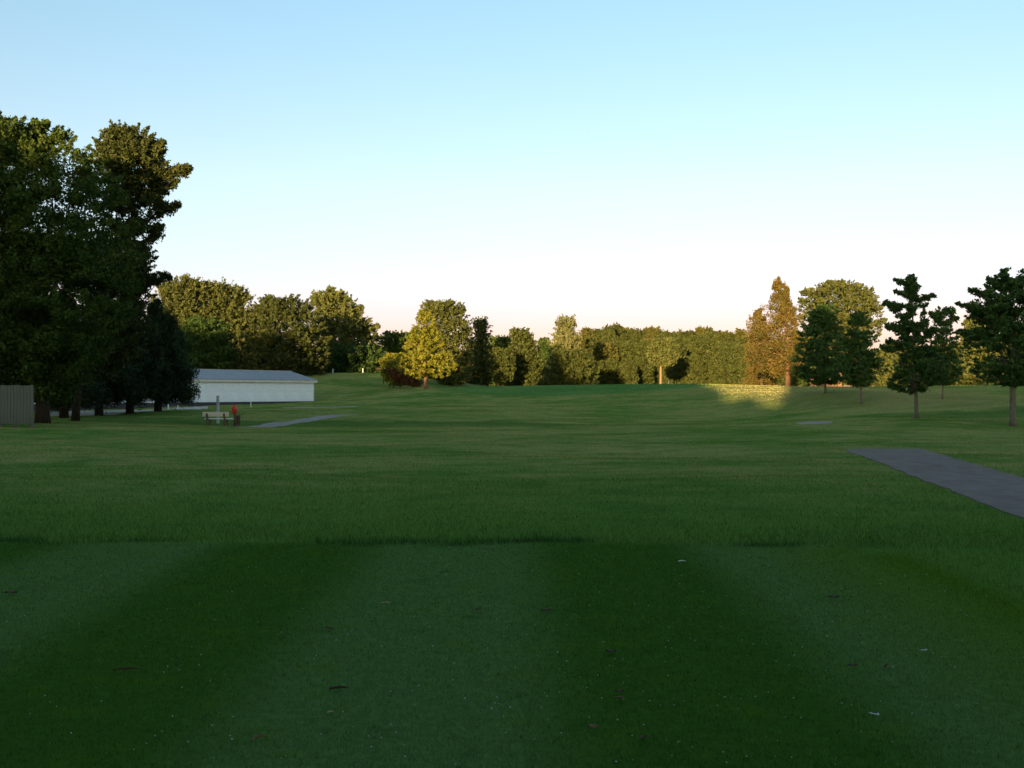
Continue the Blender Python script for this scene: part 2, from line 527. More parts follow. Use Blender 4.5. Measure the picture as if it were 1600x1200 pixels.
blades(520000, 3.2, 11.6, True, 'tee_grass', 'closely mown tee grass with broad light and dark mowing stripes')
blades(860000, 4.0, 150.0, False, 'rough_grass', 'longer grass of the rough beyond the mown tee')

# ------------------------------------------------------------------ paths
PALE_CONC = noise_mat('pale_concrete', (0.20, 0.185, 0.165), (0.29, 0.27, 0.245), 2.2, 0.9, 0.1, (1, 1, 1), 0.25, 8, world=True)
CONC = noise_mat('path_concrete', (0.118, 0.098, 0.084), (0.186, 0.156, 0.134), 2.2, 0.9, 0.1, (1, 1, 1), 0.25, 8, world=True)
GRAVEL = noise_mat('pale_gravel', (0.30, 0.28, 0.25), (0.46, 0.43, 0.38), 3.0, 0.95, 0.05, (1, 1, 1), 0.3, 8, world=True)
def strip(name, left, right, mat, label, lift=0.018, n=90, width=None):
    """a path slab: two edge lines in the world, draped on the ground, with side faces"""
    L = np.array(left, float); R = np.array(right, float)
    def res(P):
        s = np.concatenate([[0], np.cumsum(np.hypot(*np.diff(P, axis=0).T))])
        t = np.linspace(0, s[-1], n)
        return np.stack([np.interp(t, s, P[:, 0]), np.interp(t, s, P[:, 1])], -1)
    L, R = res(L), res(R)
    m = 9
    V, Fs = [], []
    wob = rng.normal(size=n) * 0.016 + 0.015 * np.sin(np.arange(n) * 1.9) + 0.012 * np.sin(np.arange(n) * 4.3)
    for i in range(n):
        for j in range(m):
            f = j / (m - 1)
            p = L[i] * (1 - f) + R[i] * f
            p = p + (R[i] - L[i]) / max(np.hypot(*(R[i] - L[i])), 1e-6) * wob[i] * (1 if j in (0, m - 1) else 0)
            V.append((p[0], p[1], gz(*p) + lift))
    for i in range(n - 1):
        for j in range(m - 1):
            k = i * m + j
            Fs.append((k, k + 1, k + m + 1, k + m))
    # skirt
    loop = [j for j in range(m)] + [i * m + m - 1 for i in range(1, n)] + [(n - 1) * m + j for j in range(m - 2, -1, -1)] + [i * m for i in range(n - 2, 0, -1)]
    b = len(V)
    for q in loop: V.append((V[q][0], V[q][1], V[q][2] - 0.12))
    for i in range(len(loop)):
        j = (i + 1) % len(loop)
        Fs.append((loop[i], b + i, b + j, loop[j]))
    mb = MB(); mb.v = V; mb.f = Fs
    return tag(mb.build(name, mat), label, kind='structure')
for L_, R_, m_, lb_ in PATH_EDGES:
    strip('driveway' if 'drive' in lb_ else 'cart_path', L_, R_, {'CONC': CONC, 'PALE': PALE_CONC, 'GRAVEL': GRAVEL}[m_], lb_)

# ------------------------------------------------------------------ trees
def rand_unit(n):
    v = rng.normal(size=(n, 3))
    return v / np.linalg.norm(v, axis=1, keepdims=True)

def leaf_mesh(name, P, size, tone, up=0.25, aspect=0.55):
    n = len(P)
    nrm = rand_unit(n); nrm[:, 2] += up
    nrm /= np.linalg.norm(nrm, axis=1, keepdims=True)
    r = rand_unit(n)
    u = np.cross(nrm, r); u /= np.linalg.norm(u, axis=1, keepdims=True) + 1e-9
    v = np.cross(nrm, u)
    s = (size * np.clip(np.exp(rng.normal(size=n) * 0.34) * 0.95, 0.4, 2.0))[:, None]
    V = np.empty((n, 3, 3))                                       # a pointed leaf blade
    V[:, 0] = P + u * s * 0.62
    V[:, 1] = P - u * s * 0.32 + v * s * 0.56 * aspect
    V[:, 2] = P - u * s * 0.32 - v * s * 0.56 * aspect
    return mesh_np(name, V.reshape(-1, 3), np.arange(3 * n).reshape(-1, 3), np.clip(tone, 0, 1))

def limb(mb, a, b, r0, r1, n=6, sag=0.0, seg=5, jit=0.06):
    a, b = Vector(a), Vector(b)
    L = (b - a).length
    pts, rad = [], []
    for i in range(seg + 1):
        f = i / seg
        p = a.lerp(b, f) + Vector((0, 0, sag * L * math.sin(f * math.pi)))
        if 0 < i < seg:
            p += Vector(rng.normal(size=3)) * L * jit * 0.5
        pts.append(p); rad.append(r0 + (r1 - r0) * f)
    mb.tube(pts, rad, n)

def outline_tree(name, label, cat, base, d, rows, leaf, bark, style='round', k=1.3, lpx=3.6, rc=0.0, trunk_w=0.0, group=None, extra=(), dens=1.0, holes=0.0, depth=0.9, limbs=14, bare=(), trunk_top=0.6, fill=0.35):
    """base: pixel of the foot (py None = on the ground at distance d); rows: (py, left, right) of the crown as seen, given real size and
    thickness at distance d"""
    bx = at(base[0], 612, d)[0]
    bz = gz(bx, d) - 0.05
    root = empty(name, (bx, d, bz), label, cat, group)
    m = d / F                                                     # metres per photo pixel there
    rows = sorted(rows)
    PY = np.array([r[0] for r in rows], float)
    zz = np.array([at(800, r[0], d)[2] - bz for r in rows])
    xl = np.array([at(r[1], 612, d)[0] - bx for r in rows])
    xr = np.array([at(r[2], 612, d)[0] - bx for r in rows])
    o = np.argsort(zz); zz, xl, xr = zz[o], xl[o], xr[o]
    top, bot = zz[-1], zz[0]
    area = np.trapezoid(xr - xl, zz) if hasattr(np, 'trapezoid') else np.trapz(xr - xl, zz)
    npx = area / m / m
    nleaf = int(max(600, npx * k * 1.42))
    hw = (xr - xl) / 2
    zs = np.linspace(bot, top, 200)
    ws = np.interp(zs, zz, hw) + 1e-3
    cdf = np.cumsum(ws); cdf /= cdf[-1]
    def env(z):
        l, r = np.interp(z, zz, xl), np.interp(z, zz, xr)
        return (l + r) / 2, (r - l) / 2
    wmax = hw.max()
    tb = MB()
    tw = trunk_w or max(0.12, 0.035 * top)
    if style == 'conifer':
        nb = int(max(40, (top - bot) / m * 1.0))
        pts, ton, tips = [], [], []
        per = max(12, int(nleaf / nb))
        for i in range(nb):
            f = (i + rng.random()) / nb
            z = bot + (top - bot) * (1 - (1 - f) ** 0.9) if True else 0
            c, h = env(z)
            th = rng.uniform(0, 2 * math.pi)
            L = rng.choice([rng.uniform(0.65, 0.95), rng.uniform(0.9, 1.2)])
            tip = np.array((c + h * L * math.cos(th), h * depth * L * math.sin(th), z - 0.10 * h + rng.normal() * 0.1))
            a0 = np.array((0.0, 0.0, z + 0.22 * h))
            if z > top * 0.9: a0 = np.array((c, 0, z))
            tt = rng.random(per) ** 0.65
            P = a0 + (tip - a0) * tt[:, None]
            P[:, 2] -= 0.22 * h * np.sin(tt * math.pi) * 0.6
            side = np.array((-math.sin(th), math.cos(th), 0))
            wv = (0.07 + 0.30 * np.sin(np.clip(tt, 0, 1) * math.pi) * (1.05 - tt)) * h
            P += side * (rng.normal(size=per) * wv * 0.55)[:, None]
            P[:, 2] += rng.normal(size=per) * (0.05 * h + 0.4 * lpx * m) - np.abs(rng.normal(size=per)) * 0.07 * h
            pts.append(P); ton.append(np.clip(rng.random(per) * 0.7 + rng.random() * 0.3, 0, 1))
            tips.append((a0, a0 + (tip - a0) * 0.9))
        # leader
        per2 = max(20, per // 2)
        zt = top - (top - bot) * 0.12 * rng.random(per2)
        c, h = env(zt)
        pts.append(np.stack([c + rng.normal(size=per2) * h * 0.4, rng.normal(size=per2) * h * 0.4, zt], -1)); ton.append(rng.random(per2))
        P = np.concatenate(pts); T = np.concatenate(ton)
        for a0, tp in tips[::2]:
            limb(tb, a0, tp, max(0.012 * top * 0.25, m * 0.35), m * 0.15, 4, 0, 2, 0.01)
        tb.tube([(0, 0, 0), (0, 0, 0.15 * top), (env(bot)[0] * 0.2, 0, 0.5 * top), (env(top)[0], 0, top * 0.99)], [tw * 0.62, tw * 0.5, tw * 0.27, 0.02], 10)
    else:
        rcl = rc or 0.20 * wmax
        if style == 'tuft': fl = (0.55, 0.55, 1.7)
        elif style == 'young': fl = (1.15, 1.15, 0.62)
        else: fl = (1.0, 1.0, 0.80)
        nc = int(max(20, dens * 5.0 * area / (math.pi * rcl * rcl)))
        zc = np.interp(rng.random(nc), cdf, zs)
        c, h = env(zc)
        th = rng.uniform(0, 2 * math.pi, nc)
        rho = rng.random(nc) ** 0.42
        mar = np.clip(h - rcl * 0.60, 0.08 * h, None)
        C = np.stack([c + mar * rho * np.cos(th), mar * rho * np.sin(th) * depth, zc], -1)
        C[:, 2] = np.minimum(C[:, 2], top - rcl * fl[2] * 0.8)
        R = rcl * rng.uniform(0.55, 1.25, nc)
        R = np.minimum(R, np.maximum(h * 0.9, 0.35 * rcl))
        E = []
        for ex in extra:                                          # single sprays that stand out from the crown: (px, py, rx, ry)
            q = at(ex[0], ex[1], d)
            E.append((q[0] - bx, rng.normal() * 0.1 * wmax, q[2] - bz, ex[2] * m, ex[3] * m))
        wgt = R ** 2
        cnt = np.maximum(8, (nleaf * wgt / wgt.sum())).astype(int)
        idx = np.repeat(np.arange(nc), cnt)
        n = len(idx)
        dirs = rand_unit(n) * np.minimum(np.abs(rng.normal(size=n)) * 0.34 + 0.38 * rng.random(n), 1.35)[:, None]
        off = dirs * R[idx][:, None] * np.array(fl)
        P = C[idx] + off
        T = rng.random(n) * 0.65 + (rng.random(nc) * 0.35)[idx]
        nf = int(fill * nleaf)                                    # inner leaves between the clumps
        zf = np.interp(rng.random(nf), cdf, zs)
        cf, hf = env(zf)
        tf = rng.uniform(0, 2 * math.pi, nf); rf = 0.80 * np.sqrt(rng.random(nf))
        P = np.concatenate([P, np.stack([cf + hf * rf * np.cos(tf), hf * rf * np.sin(tf) * depth, zf], -1)])
        T = np.concatenate([T, rng.random(nf) * 0.8])
        # leafy shoots that break the outline, mostly outwards and upwards
        ns = int(nc * 2.2)
        zs2 = np.interp(rng.random(ns), cdf, zs)
        zs2[: ns // 5] = bot + (top - bot) * rng.uniform(0.86, 0.99, ns // 5)
        cs, hs = env(zs2)
        ts = rng.uniform(0, 2 * math.pi, ns)
        inn = np.maximum(hs - rcl * 0.45, 0.3 * hs)
        S0 = np.stack([cs + inn * np.cos(ts), inn * np.sin(ts) * depth, zs2], -1)
        upw = rng.uniform(0.1, 1.0, ns) * (1.6 if style == 'tuft' else 0.35 if style == 'young' else 0.8) + np.clip((zs2 - bot) / (top - bot) - 0.75, 0, 1) * 4
        D0 = np.stack([np.cos(ts), np.sin(ts) * depth, upw], -1)
        D0 /= np.linalg.norm(D0, axis=1, keepdims=True)
        Ls = rcl * rng.uniform(0.35, 1.25, ns) * (1.7 if style == 'tuft' else 1.0)
        per = max(5, int(nleaf * 0.30 / ns))
        f = rng.random((ns, per)) ** 0.8
        Ls = np.minimum(Ls, np.maximum((top + rcl * rng.uniform(0, 2.6 if style == 'tuft' else 1.2, ns) ** 1.0 - S0[:, 2]) / np.maximum(D0[:, 2], 0.1), 0.15 * rcl))
        Q = S0[:, None] + D0[:, None] * (Ls[:, None] * f)[:, :, None] + rng.normal(size=(ns, per, 3)) * (rcl * 0.17 * (1.15 - f))[:, :, None]
        P = np.concatenate([P, Q.reshape(-1, 3)])
        T = np.concatenate([T, np.clip(rng.random((ns, per)) * 0.6 + rng.random((ns, 1)) * 0.4, 0, 1).ravel()])
        for (ex, ey, ez, rx, rz) in E:                            # a bough in leaf, thickening and then tapering to its tip
            ne = int(max(40, math.pi * rx * rz / m / m * k * 4.0))
            c0 = env(np.clip(ez - abs(ex) * 0.25, bot, top))[0]
            sgn = 1.0 if ex >= c0 else -1.0
            A0 = np.array((ex - sgn * min(abs(ex - c0), rx * 2.2), ey * 0.4, ez - rx * 0.55))
            B0 = np.array((ex + sgn * rx * (1.0 if abs(ex - c0) > rx else 0.2), ey, ez + (0.35 * rx if abs(ex - c0) > rx else rz)))
            f = rng.random(ne)
            rad = rz * (0.35 + 0.75 * np.sin(np.clip(f * 0.95 + 0.05, 0, 1) * math.pi) ** 0.7) * rng.choice([0.5, 0.8, 1.1], ne)
            dd = rand_unit(ne) * (rng.random(ne) ** 0.6 * rad)[:, None]
            dd += np.stack([np.zeros(ne), np.zeros(ne), 0.35 * rz * np.sin(f * 17 + ex * 9)], -1)
            P = np.concatenate([P, A0 + (B0 - A0) * f[:, None] + dd])
            T = np.concatenate([T, rng.random(ne)])
        if holes:                                                 # openings where no bough grows
            nh = int(holes)
            zh = np.interp(rng.random(nh), cdf, zs)
            ch, hh = env(zh)
            sh = rng.choice([-1.0, 1.0], nh) * rng.uniform(0.35, 1.0, nh)
            keep = np.ones(len(P), bool)
            for a_, b_, r_ in zip(ch + hh * sh, zh, rcl * rng.uniform(0.25, 0.75, nh)):
                keep &= (np.hypot((P[:, 0] - a_) / 1.25, P[:, 2] - b_) > r_ * (0.75 + 0.25 * rng.random(len(P)))) | (np.abs(P[:, 1]) > 2.5 * wmax)
            P, T = P[keep], T[keep]
        tz = bot + (top - bot) * trunk_top
        cx = env(tz)[0]
        pts = [(0, 0, 0), (0.02 * cx, 0, 0.06 * top), (0.10 * cx, 0, bot * 0.9 + 0.02), (0.5 * cx, 0.05, (bot + tz) / 2), (cx, 0, tz)]
        tb.tube(pts, [tw * 0.66, tw * 0.50, tw * 0.44, tw * 0.30, tw * 0.10], 10)
        order = rng.permutation(nc)[:limbs]
        for i in order:
            f = rng.uniform(0.1, 0.8)
            z0 = bot * 0.95 + (min(tz, max(C[i, 2] - 0.1 * top, bot)) - bot) * f
            x0 = np.interp(z0, [p[2] for p in pts], [p[0] for p in pts])
            limb(tb, (x0, 0, z0), C[i], tw * 0.17, tw * 0.03, 5, -0.05, 4)
        for (ex, ey, ez, rx, rz) in E:
            z0 = max(bot, ez - abs(ex) * 0.7)
            x0 = np.interp(z0, [p[2] for p in pts], [p[0] for p in pts])
            limb(tb, (x0, 0, z0), (ex, ey, ez), tw * 0.13, tw * 0.03, 5, -0.04, 4)
    tr = tb.build('trunk', bark, root, smooth=True)
    link('crown', leaf_mesh('crown', P, lpx * m, T, up=0.15 if style == 'conifer' else 0.3, aspect=0.3 if style == 'conifer' else 0.6), leaf, root)
    for (x0, y0, x1, y1) in bare:                                 # bare boughs as seen
        mb = MB()
        a0, a1 = at(x0, y0, d), at(x1, y1, d)
        o_ = np.array((bx, d, bz))
        limb(mb, a0 - o_, a1 - o_ + np.array((0, -1.2, 0)), 0.055, 0.02, 6, -0.06, 6, 0.03)
        mb.build('bough', bark, root, smooth=True)
    return root

T = outline_tree
# left group -----------------------------------------------------------------
T('deciduous_tree', 'largest broadleaf tree, thick trunk beside the wooden fence', 'tree', (67, 660), 50,
  [(196, -20, 22), (212, -70, 80), (234, -100, 112), (256, -120, 144), (300, -130, 190), (360, -130, 205), (430, -130, 205), (500, -120, 190), (555, -90, 170), (595, -40, 140), (612, 10, 110)],
  L_MAPLE, BARK_DARK, 'round', 1.25, 4.4, 0.85, 0.62, 'dark trees at the left', extra=[(50, 204, 7, 9), (78, 200, 8, 8), (10, 197, 10, 8), (98, 218, 9, 9), (30, 208, 14, 10)], limbs=30, fill=0.22, holes=26)
T('deciduous_tree', 'tall ragged tree leaning its crown to the right above the spruces', 'tree', (118, 655), 58,
  [(204, 168, 224), (228, 152, 246), (262, 150, 262), (300, 140, 262), (340, 140, 250), (380, 140, 238), (430, 130, 240), (480, 120, 236), (540, 100, 225), (585, 100, 190)],
  L_UMBER, BARK_DARK, 'round', 1.15, 4.2, 0.62, 0.40, 'dark trees at the left',
  extra=[(175, 207, 10, 10), (208, 212, 14, 9), (243, 226, 10, 10), (276, 270, 20, 11), (262, 290, 16, 9), (266, 325, 14, 10), (245, 365, 12, 14), (250, 436, 16, 9), (286, 264, 9, 7), (232, 240, 18, 16), (190, 222, 20, 16)], limbs=34, fill=0.14, holes=34)
T('deciduous_tree', 'dark low tree filling the gap behind the fence', 'tree', (15, 650), 72,
  [(380, -60, 60), (440, -100, 100), (520, -110, 110), (590, -100, 95), (628, -70, 80)], L_DARK, BARK_DARK, 'round', 0.9, 4.6, 1.4, 0.5, 'dark trees at the left')
SPR = [('short dark spruce nearest the thick trunk', (100, 653), 66, [(455, 92, 108), (510, 78, 128), (560, 62, 150), (604, 52, 165), (626, 64, 156)]),
       ('dark spruce second from the thick trunk', (155, 648), 72, [(440, 150, 162), (500, 125, 190), (560, 102, 212), (598, 95, 220), (620, 108, 206)]),
       ('leaning-trunk dark spruce third from the thick trunk', (203, 645), 75, [(445, 197, 210), (500, 170, 238), (560, 150, 262), (596, 145, 268), (618, 158, 256)]),
       ('dark spruce with drooping boughs over the shed roof', (247, 642), 78, [(470, 238, 250), (500, 218, 276), (540, 200, 298), (575, 190, 316), (594, 190, 322), (608, 205, 316), (618, 236, 308)])]
for lb, bs, d, rw in SPR:
    T('spruce_tree', lb, 'tree', bs, d, rw, L_SPRUCE, BARK_DARK, 'conifer', 2.8, 4.6, trunk_w=0.5, group='spruces in front of the shed')
# behind the shed ---------------------------------------------------------------
G1 = 'trees behind the white shed'
T('poplar_tree', 'tall sunlit poplar with spiky tufts, first behind the dark spruces', 'tree', (285, 612), 190,
  [(441, 275, 300), (452, 255, 318), (475, 240, 335), (520, 236, 340), (590, 240, 335)], L_TWIN, BARK_GREY, 'tuft', 1.6, 3.6, 1.0, 0.7, G1, extra=[(288, 442, 3, 9), (300, 445, 3, 9), (318, 447, 3, 9), (262, 455, 4, 9)])
T('poplar_tree', 'tall sunlit poplar with spiky tufts, right one of the pair', 'tree', (350, 612), 192,
  [(447, 322, 350), (456, 312, 372), (470, 310, 390), (500, 308, 393), (540, 306, 392), (590, 310, 390)], L_TWIN, BARK_RED, 'tuft', 1.6, 3.6, 1.0, 0.7, G1, extra=[(330, 447, 3, 9), (345, 452, 3, 9), (356, 455, 4, 10), (383, 466, 4, 8)])
T('deciduous_tree', 'rounded deep green tree below the sunlit poplars', 'tree', (325, 612), 165,
  [(500, 300, 335), (515, 282, 360), (550, 272, 370), (598, 275, 370)], L_DARK, BARK, 'round', 1.6, 3.4, 0, 0.4, G1)
T('deciduous_tree', 'broad dark dome of a tree right above the shed roof', 'tree', (448, 612), 166,
  [(467, 418, 452), (478, 402, 482), (500, 390, 503), (530, 380, 512), (562, 380, 512), (600, 385, 505)], L_UMBER, BARK, 'round', 1.6, 3.4, 1.15, 0.5, G1)
T('deciduous_tree', 'tall loose-crowned tree beyond the end of the shed', 'tree', (545, 612), 190,
  [(457, 510, 526), (465, 489, 545), (480, 486, 562), (505, 488, 578), (530, 496, 594), (556, 500, 596), (595, 510, 590)], L_OLIVE, BARK, 'round', 1.6, 3.5, 1.1, 0.6, G1, extra=[(516, 460, 6, 8), (495, 466, 6, 6), (560, 482, 6, 6), (585, 512, 8, 7)])
T('deciduous_tree', 'low dark tree between the loose-crowned tree and the yellow tree', 'tree', (620, 610), 205,
  [(521, 602, 642), (532, 588, 654), (560, 580, 660), (600, 584, 660)], L_MID, BARK, 'round', 1.6, 3.4, 0, 0.4, G1)
T('deciduous_tree', 'dark undergrowth tree on top of the grassy bank', 'tree', (540, 590), 182,
  [(540, 500, 580), (556, 490, 600), (575, 488, 604), (588, 492, 600)], L_DARK, BARK, 'round', 1.6, 3.6, 0, 0.3, G1)
T('deciduous_tree', 'dark tree joining the poplars to the dome above the shed', 'tree', (385, 612), 200,
  [(488, 375, 400), (510, 345, 415), (560, 340, 420), (600, 340, 420)], L_UMBER, BARK, 'round', 1.4, 3.6, 0, 0.4, G1)
T('shrub', 'yellow-green shrub at the left foot of the yellow tree', 'shrub', (615, 600), 150,
  [(554, 606, 628), (566, 594, 640), (578, 594, 644), (590, 598, 652), (602, 606, 648)], L_YELLOW, BARK_RED, 'round', 1.8, 3.2, 0, 0.15, 'shrubs on the bank')
T('shrub', 'rusty red bush on the slope under the yellow-green shrub', 'shrub', (628, 604), 148,
  [(577, 604, 630), (588, 608, 648), (597, 622, 660), (603, 640, 660)], L_RED, BARK_RED, 'round', 1.6, 3.0, 0, 0.12, 'shrubs on the bank')
# middle ----------------------------------------------------------------------
G2 = 'trees beyond the raised green'
T('deciduous_tree', 'bright yellow-green tree with a sunlit orange trunk', 'tree', (666, 607), 140,
  [(487, 658, 668), (505, 648, 680), (530, 636, 690), (555, 624, 702), (572, 615, 714), (582, 626, 712), (588, 640, 700)], L_YELLOW, BARK_RED, 'young', 1.5, 3.3, 0.55, 0.6, G2, fill=0.15, holes=22)
T('deciduous_tree', 'tall twin-topped tree just behind the yellow tree', 'tree', (705, 604), 165,
  [(473, 668, 706), (480, 662, 724), (500, 656, 733), (520, 652, 740), (550, 656, 738), (580, 668, 736), (600, 690, 730)], L_TWIN, BARK, 'round', 1.4, 3.4, 0.9, 0.6, G2, extra=[(676, 476, 8, 6), (700, 474, 8, 6), (720, 486, 7, 6)])
T('deciduous_tree', 'narrow column of a tree right of the twin-topped tree', 'tree', (752, 604), 185,
  [(501, 743, 757), (512, 739, 763), (535, 738, 766), (560, 736, 770), (600, 735, 772)], L_TWIN, BARK_RED, 'tuft', 1.7, 3.4, 0.7, 0.4, G2)
T('deciduous_tree', 'low dark tree right of the narrow column', 'tree', (782, 604), 210,
  [(527, 768, 796), (540, 760, 806), (600, 760, 806)], L_MID, BARK, 'round', 1.6, 3.4, 0, 0.4, G2)
T('shrub', 'small sunlit bush-like tree in front of the low dark tree', 'shrub', (783, 604), 168,
  [(545, 770, 796), (558, 764, 804), (580, 766, 804), (598, 774, 798)], L_WOODG, BARK_RED, 'round', 1.8, 3.2, 0, 0.25, 'shrubs beyond the raised green')
T('deciduous_tree', 'steep-sided dark tree left of the pale poplar', 'tree', (818, 604), 178,
  [(516, 802, 818), (524, 798, 832), (540, 796, 840), (565, 794, 846), (602, 790, 846)], L_WOODG, BARK, 'round', 1.7, 3.4, 0.9, 0.4, G2)
T('deciduous_tree', 'thin dark tree between steep-sided tree and pale poplar', 'tree', (850, 604), 215,
  [(529, 844, 857), (545, 840, 862), (602, 838, 864)], L_DARK, BARK, 'round', 1.7, 3.4, 0, 0.3, G2)
T('poplar_tree', 'pale airy poplar standing out above the wood', 'tree', (883, 604), 205,
  [(498, 879, 889), (506, 870, 898), (525, 864, 903), (545, 858, 906), (600, 855, 905)], L_PALE, BARK_GREY, 'tuft', 1.5, 3.3, 0.8, 0.4, G2)
T('shrub', 'wide bushy tree at the foot of the pale poplar', 'shrub', (890, 604), 165,
  [(548, 868, 912), (562, 856, 926), (580, 850, 932), (602, 848, 934)], L_WOODG, BARK, 'round', 1.7, 3.2, 0, 0.3, 'shrubs beyond the raised green')

# the far wood: a few grown shapes, copied
def copy_tree(o, loc, rz, s, label=None):
    c = o.copy(); COL.objects.link(c)
    c.location = loc; c.rotation_euler = (0, 0, rz); c.scale = s
    if label: c['label'] = label
    for ch in o.children:
        q = ch.copy(); COL.objects.link(q); q.parent = c
    return c
G3 = 'trees of the far wood'
LB_BACK = 'pointed tree in the tall even back row of the far wood'
LB_MIDROW = '%s rounded tree from the pale poplar in the middle row of the far wood'
ORD = ['first', 'second', 'third', 'fourth', 'fifth', 'sixth', 'seventh', 'eighth', 'ninth', 'tenth', 'eleventh', 'twelfth', 'thirteenth', 'fourteenth']
LB_FRONT = '%s bushy tree from the pale poplar along the front edge of the far wood'
protoA = [T('wood_tree', LB_BACK, 'tree', (918, 604), 300, [(515, 913, 922), (525, 908, 928), (560, 905, 931), (602, 906, 930)], L_WOOD, BARK_GREY, 'tuft', 3.0, 3.0, 0.7, 0.4, G3),
          T('wood_tree', LB_BACK, 'tree', (936, 604), 305, [(517, 930, 941), (528, 925, 947), (560, 923, 949), (602, 925, 948)], L_WOODG, BARK_GREY, 'tuft', 3.0, 3.0, 0.7, 0.4, G3)]
protoB = [T('wood_tree', LB_MIDROW % 'first', 'tree', (945, 604), 240, [(537, 935, 955), (548, 928, 964), (575, 925, 966), (602, 928, 964)], L_WOOD, BARK, 'round', 2.4, 3.2, 0, 0.4, G3),
          T('wood_tree', LB_MIDROW % 'second', 'tree', (972, 604), 244, [(535, 964, 982), (545, 956, 990), (575, 953, 994), (602, 955, 990)], L_WOODG, BARK_RED, 'round', 2.4, 3.2, 0, 0.4, G3)]
def proto_h(o):
    return max(float(np.percentile([v.co.z for v in ch.data.vertices], 99.7)) for ch in o.children if ch.name.startswith('crown'))
protoB.append(T('wood_tree', LB_MIDROW % 'third', 'tree', (994, 604), 246, [(538, 987, 1001), (550, 978, 1010), (578, 974, 1014), (602, 978, 1010)], L_UMBER, BARK, 'round', 2.2, 3.2, 0, 0.4, G3, holes=8))
protoA.append(T('wood_tree', LB_BACK, 'tree', (951, 604), 298, [(511, 948, 954), (522, 943, 959), (550, 939, 963), (602, 941, 962)], L_UMBER, BARK_GREY, 'tuft', 2.8, 3.0, 0.6, 0.4, G3))
for o in protoA + protoB: o['h'] = proto_h(o)
def plant(proto, px, top, d, label=None):
    x = at(px, 612, d)[0]
    z = gz(x, d) - 0.05
    h = at(px, top, d)[2] - z
    s = h / proto['h']
    ws = s * rng.uniform(0.85, 1.15)
    return copy_tree(proto, (x, d, z), rng.uniform(0, 6.28), (ws, ws, s), label)
px = 952
while px < 1185:
    plant(protoA[int(rng.integers(3))], px, 516 + 3 * math.sin(px * 0.05) + rng.uniform(-6, 4), 300 + rng.uniform(-15, 25))
    px += rng.uniform(10, 15)
px = 905
while px < 1190:
    plant(protoA[int(rng.integers(3))], px, 524 + rng.uniform(-3, 4), 272 + rng.uniform(-8, 8))
    px += rng.uniform(13, 18)
px, im = 1012, 3
while px < 1180:
    plant(protoB[int(rng.integers(3))], px, 536 + rng.uniform(-6, 6), 238 + rng.uniform(-10, 10), LB_MIDROW % ORD[im])
    im += 1
    px += rng.uniform(17, 25)
LB_FAR = 'dark distant tree showing low between the nearer trunks'
px = 250
while px < 1620:
    if px < 935 or px > 1180:
        plant(protoB[int(rng.integers(3))], px, 541 + rng.uniform(-8, 8), 335 + rng.uniform(-12, 12), LB_FAR)
    px += rng.uniform(24, 32)
FR = [T('wood_tree', LB_FRONT % 'first', 'tree', (908, 604), 195, [(556, 900, 920), (568, 892, 930), (585, 890, 933), (602, 894, 928)], L_WOODG, BARK_RED, 'round', 2.2, 3.2, 0, 0.35, G3)]
FR[0]['h'] = proto_h(FR[0])
for i_, (px, tp, d) in enumerate(((932, 564, 198), (957, 562, 200), (980, 566, 196), (1004, 560, 205), (1028, 572, 212), (1050, 566, 204), (1066, 560, 199), (1086, 557, 196), (1106, 564, 198), (1128, 550, 194), (1146, 563, 200), (1158, 560, 190))):
    plant(FR[0], px, tp, d, LB_FRONT % ORD[i_ + 1])
T('deciduous_tree', 'slim tree with a bare sunlit reddish trunk before the far wood', 'tree', (1032, 602), 175,
  [(530, 1025, 1048), (542, 1014, 1058), (558, 1012, 1060), (572, 1020, 1052)], L_OLIVE, BARK_RED, 'round', 1.8, 3.3, 0, 0.42, G2)
# conifers and big tree right of the wood -------------------------------------------
T('conifer_tree', 'tall sunlit rusty conifer with bare orange lower boughs', 'tree', (1231, 603), 145,
  [(434, 1216, 1221), (446, 1206, 1230), (462, 1200, 1236), (478, 1190, 1242), (500, 1178, 1254), (528, 1164, 1266), (552, 1168, 1268), (578, 1188, 1262)],
  L_RUST, BARK_RED, 'conifer', 2.2, 3.4, trunk_w=0.7, group='conifers right of the far wood', bare=[(1230, 540, 1200, 528), (1230, 547, 1196, 545), (1230, 556, 1198, 548), (1230, 563, 1200, 562), (1231, 570, 1196, 569)])
T('conifer_tree', 'broad dark conifer tucked at the left of the rusty conifer', 'tree', (1190, 604), 156,
  [(484, 1178, 1190), (505, 1168, 1204), (530, 1164, 1214), (560, 1163, 1222), (598, 1164, 1224)], L_RUST, BARK, 'conifer', 2.2, 3.4, trunk_w=0.5, group='conifers right of the far wood')
T('deciduous_tree', 'big open-crowned sunlit tree behind the young trees', 'tree', (1312, 603), 178,
  [(441, 1297, 1312), (449, 1287, 1344), (456, 1256, 1360), (476, 1250, 1371), (500, 1252, 1376), (524, 1262, 1372), (548, 1275, 1355), (575, 1285, 1340)],
  L_TWIN, BARK_RED, 'round', 1.25, 3.6, 1.0, 0.8, G2, extra=[(1265, 458, 9, 7), (1303, 446, 8, 7), (1330, 452, 10, 7), (1355, 462, 9, 7), (1372, 482, 6, 6), (1376, 503, 6, 5)])
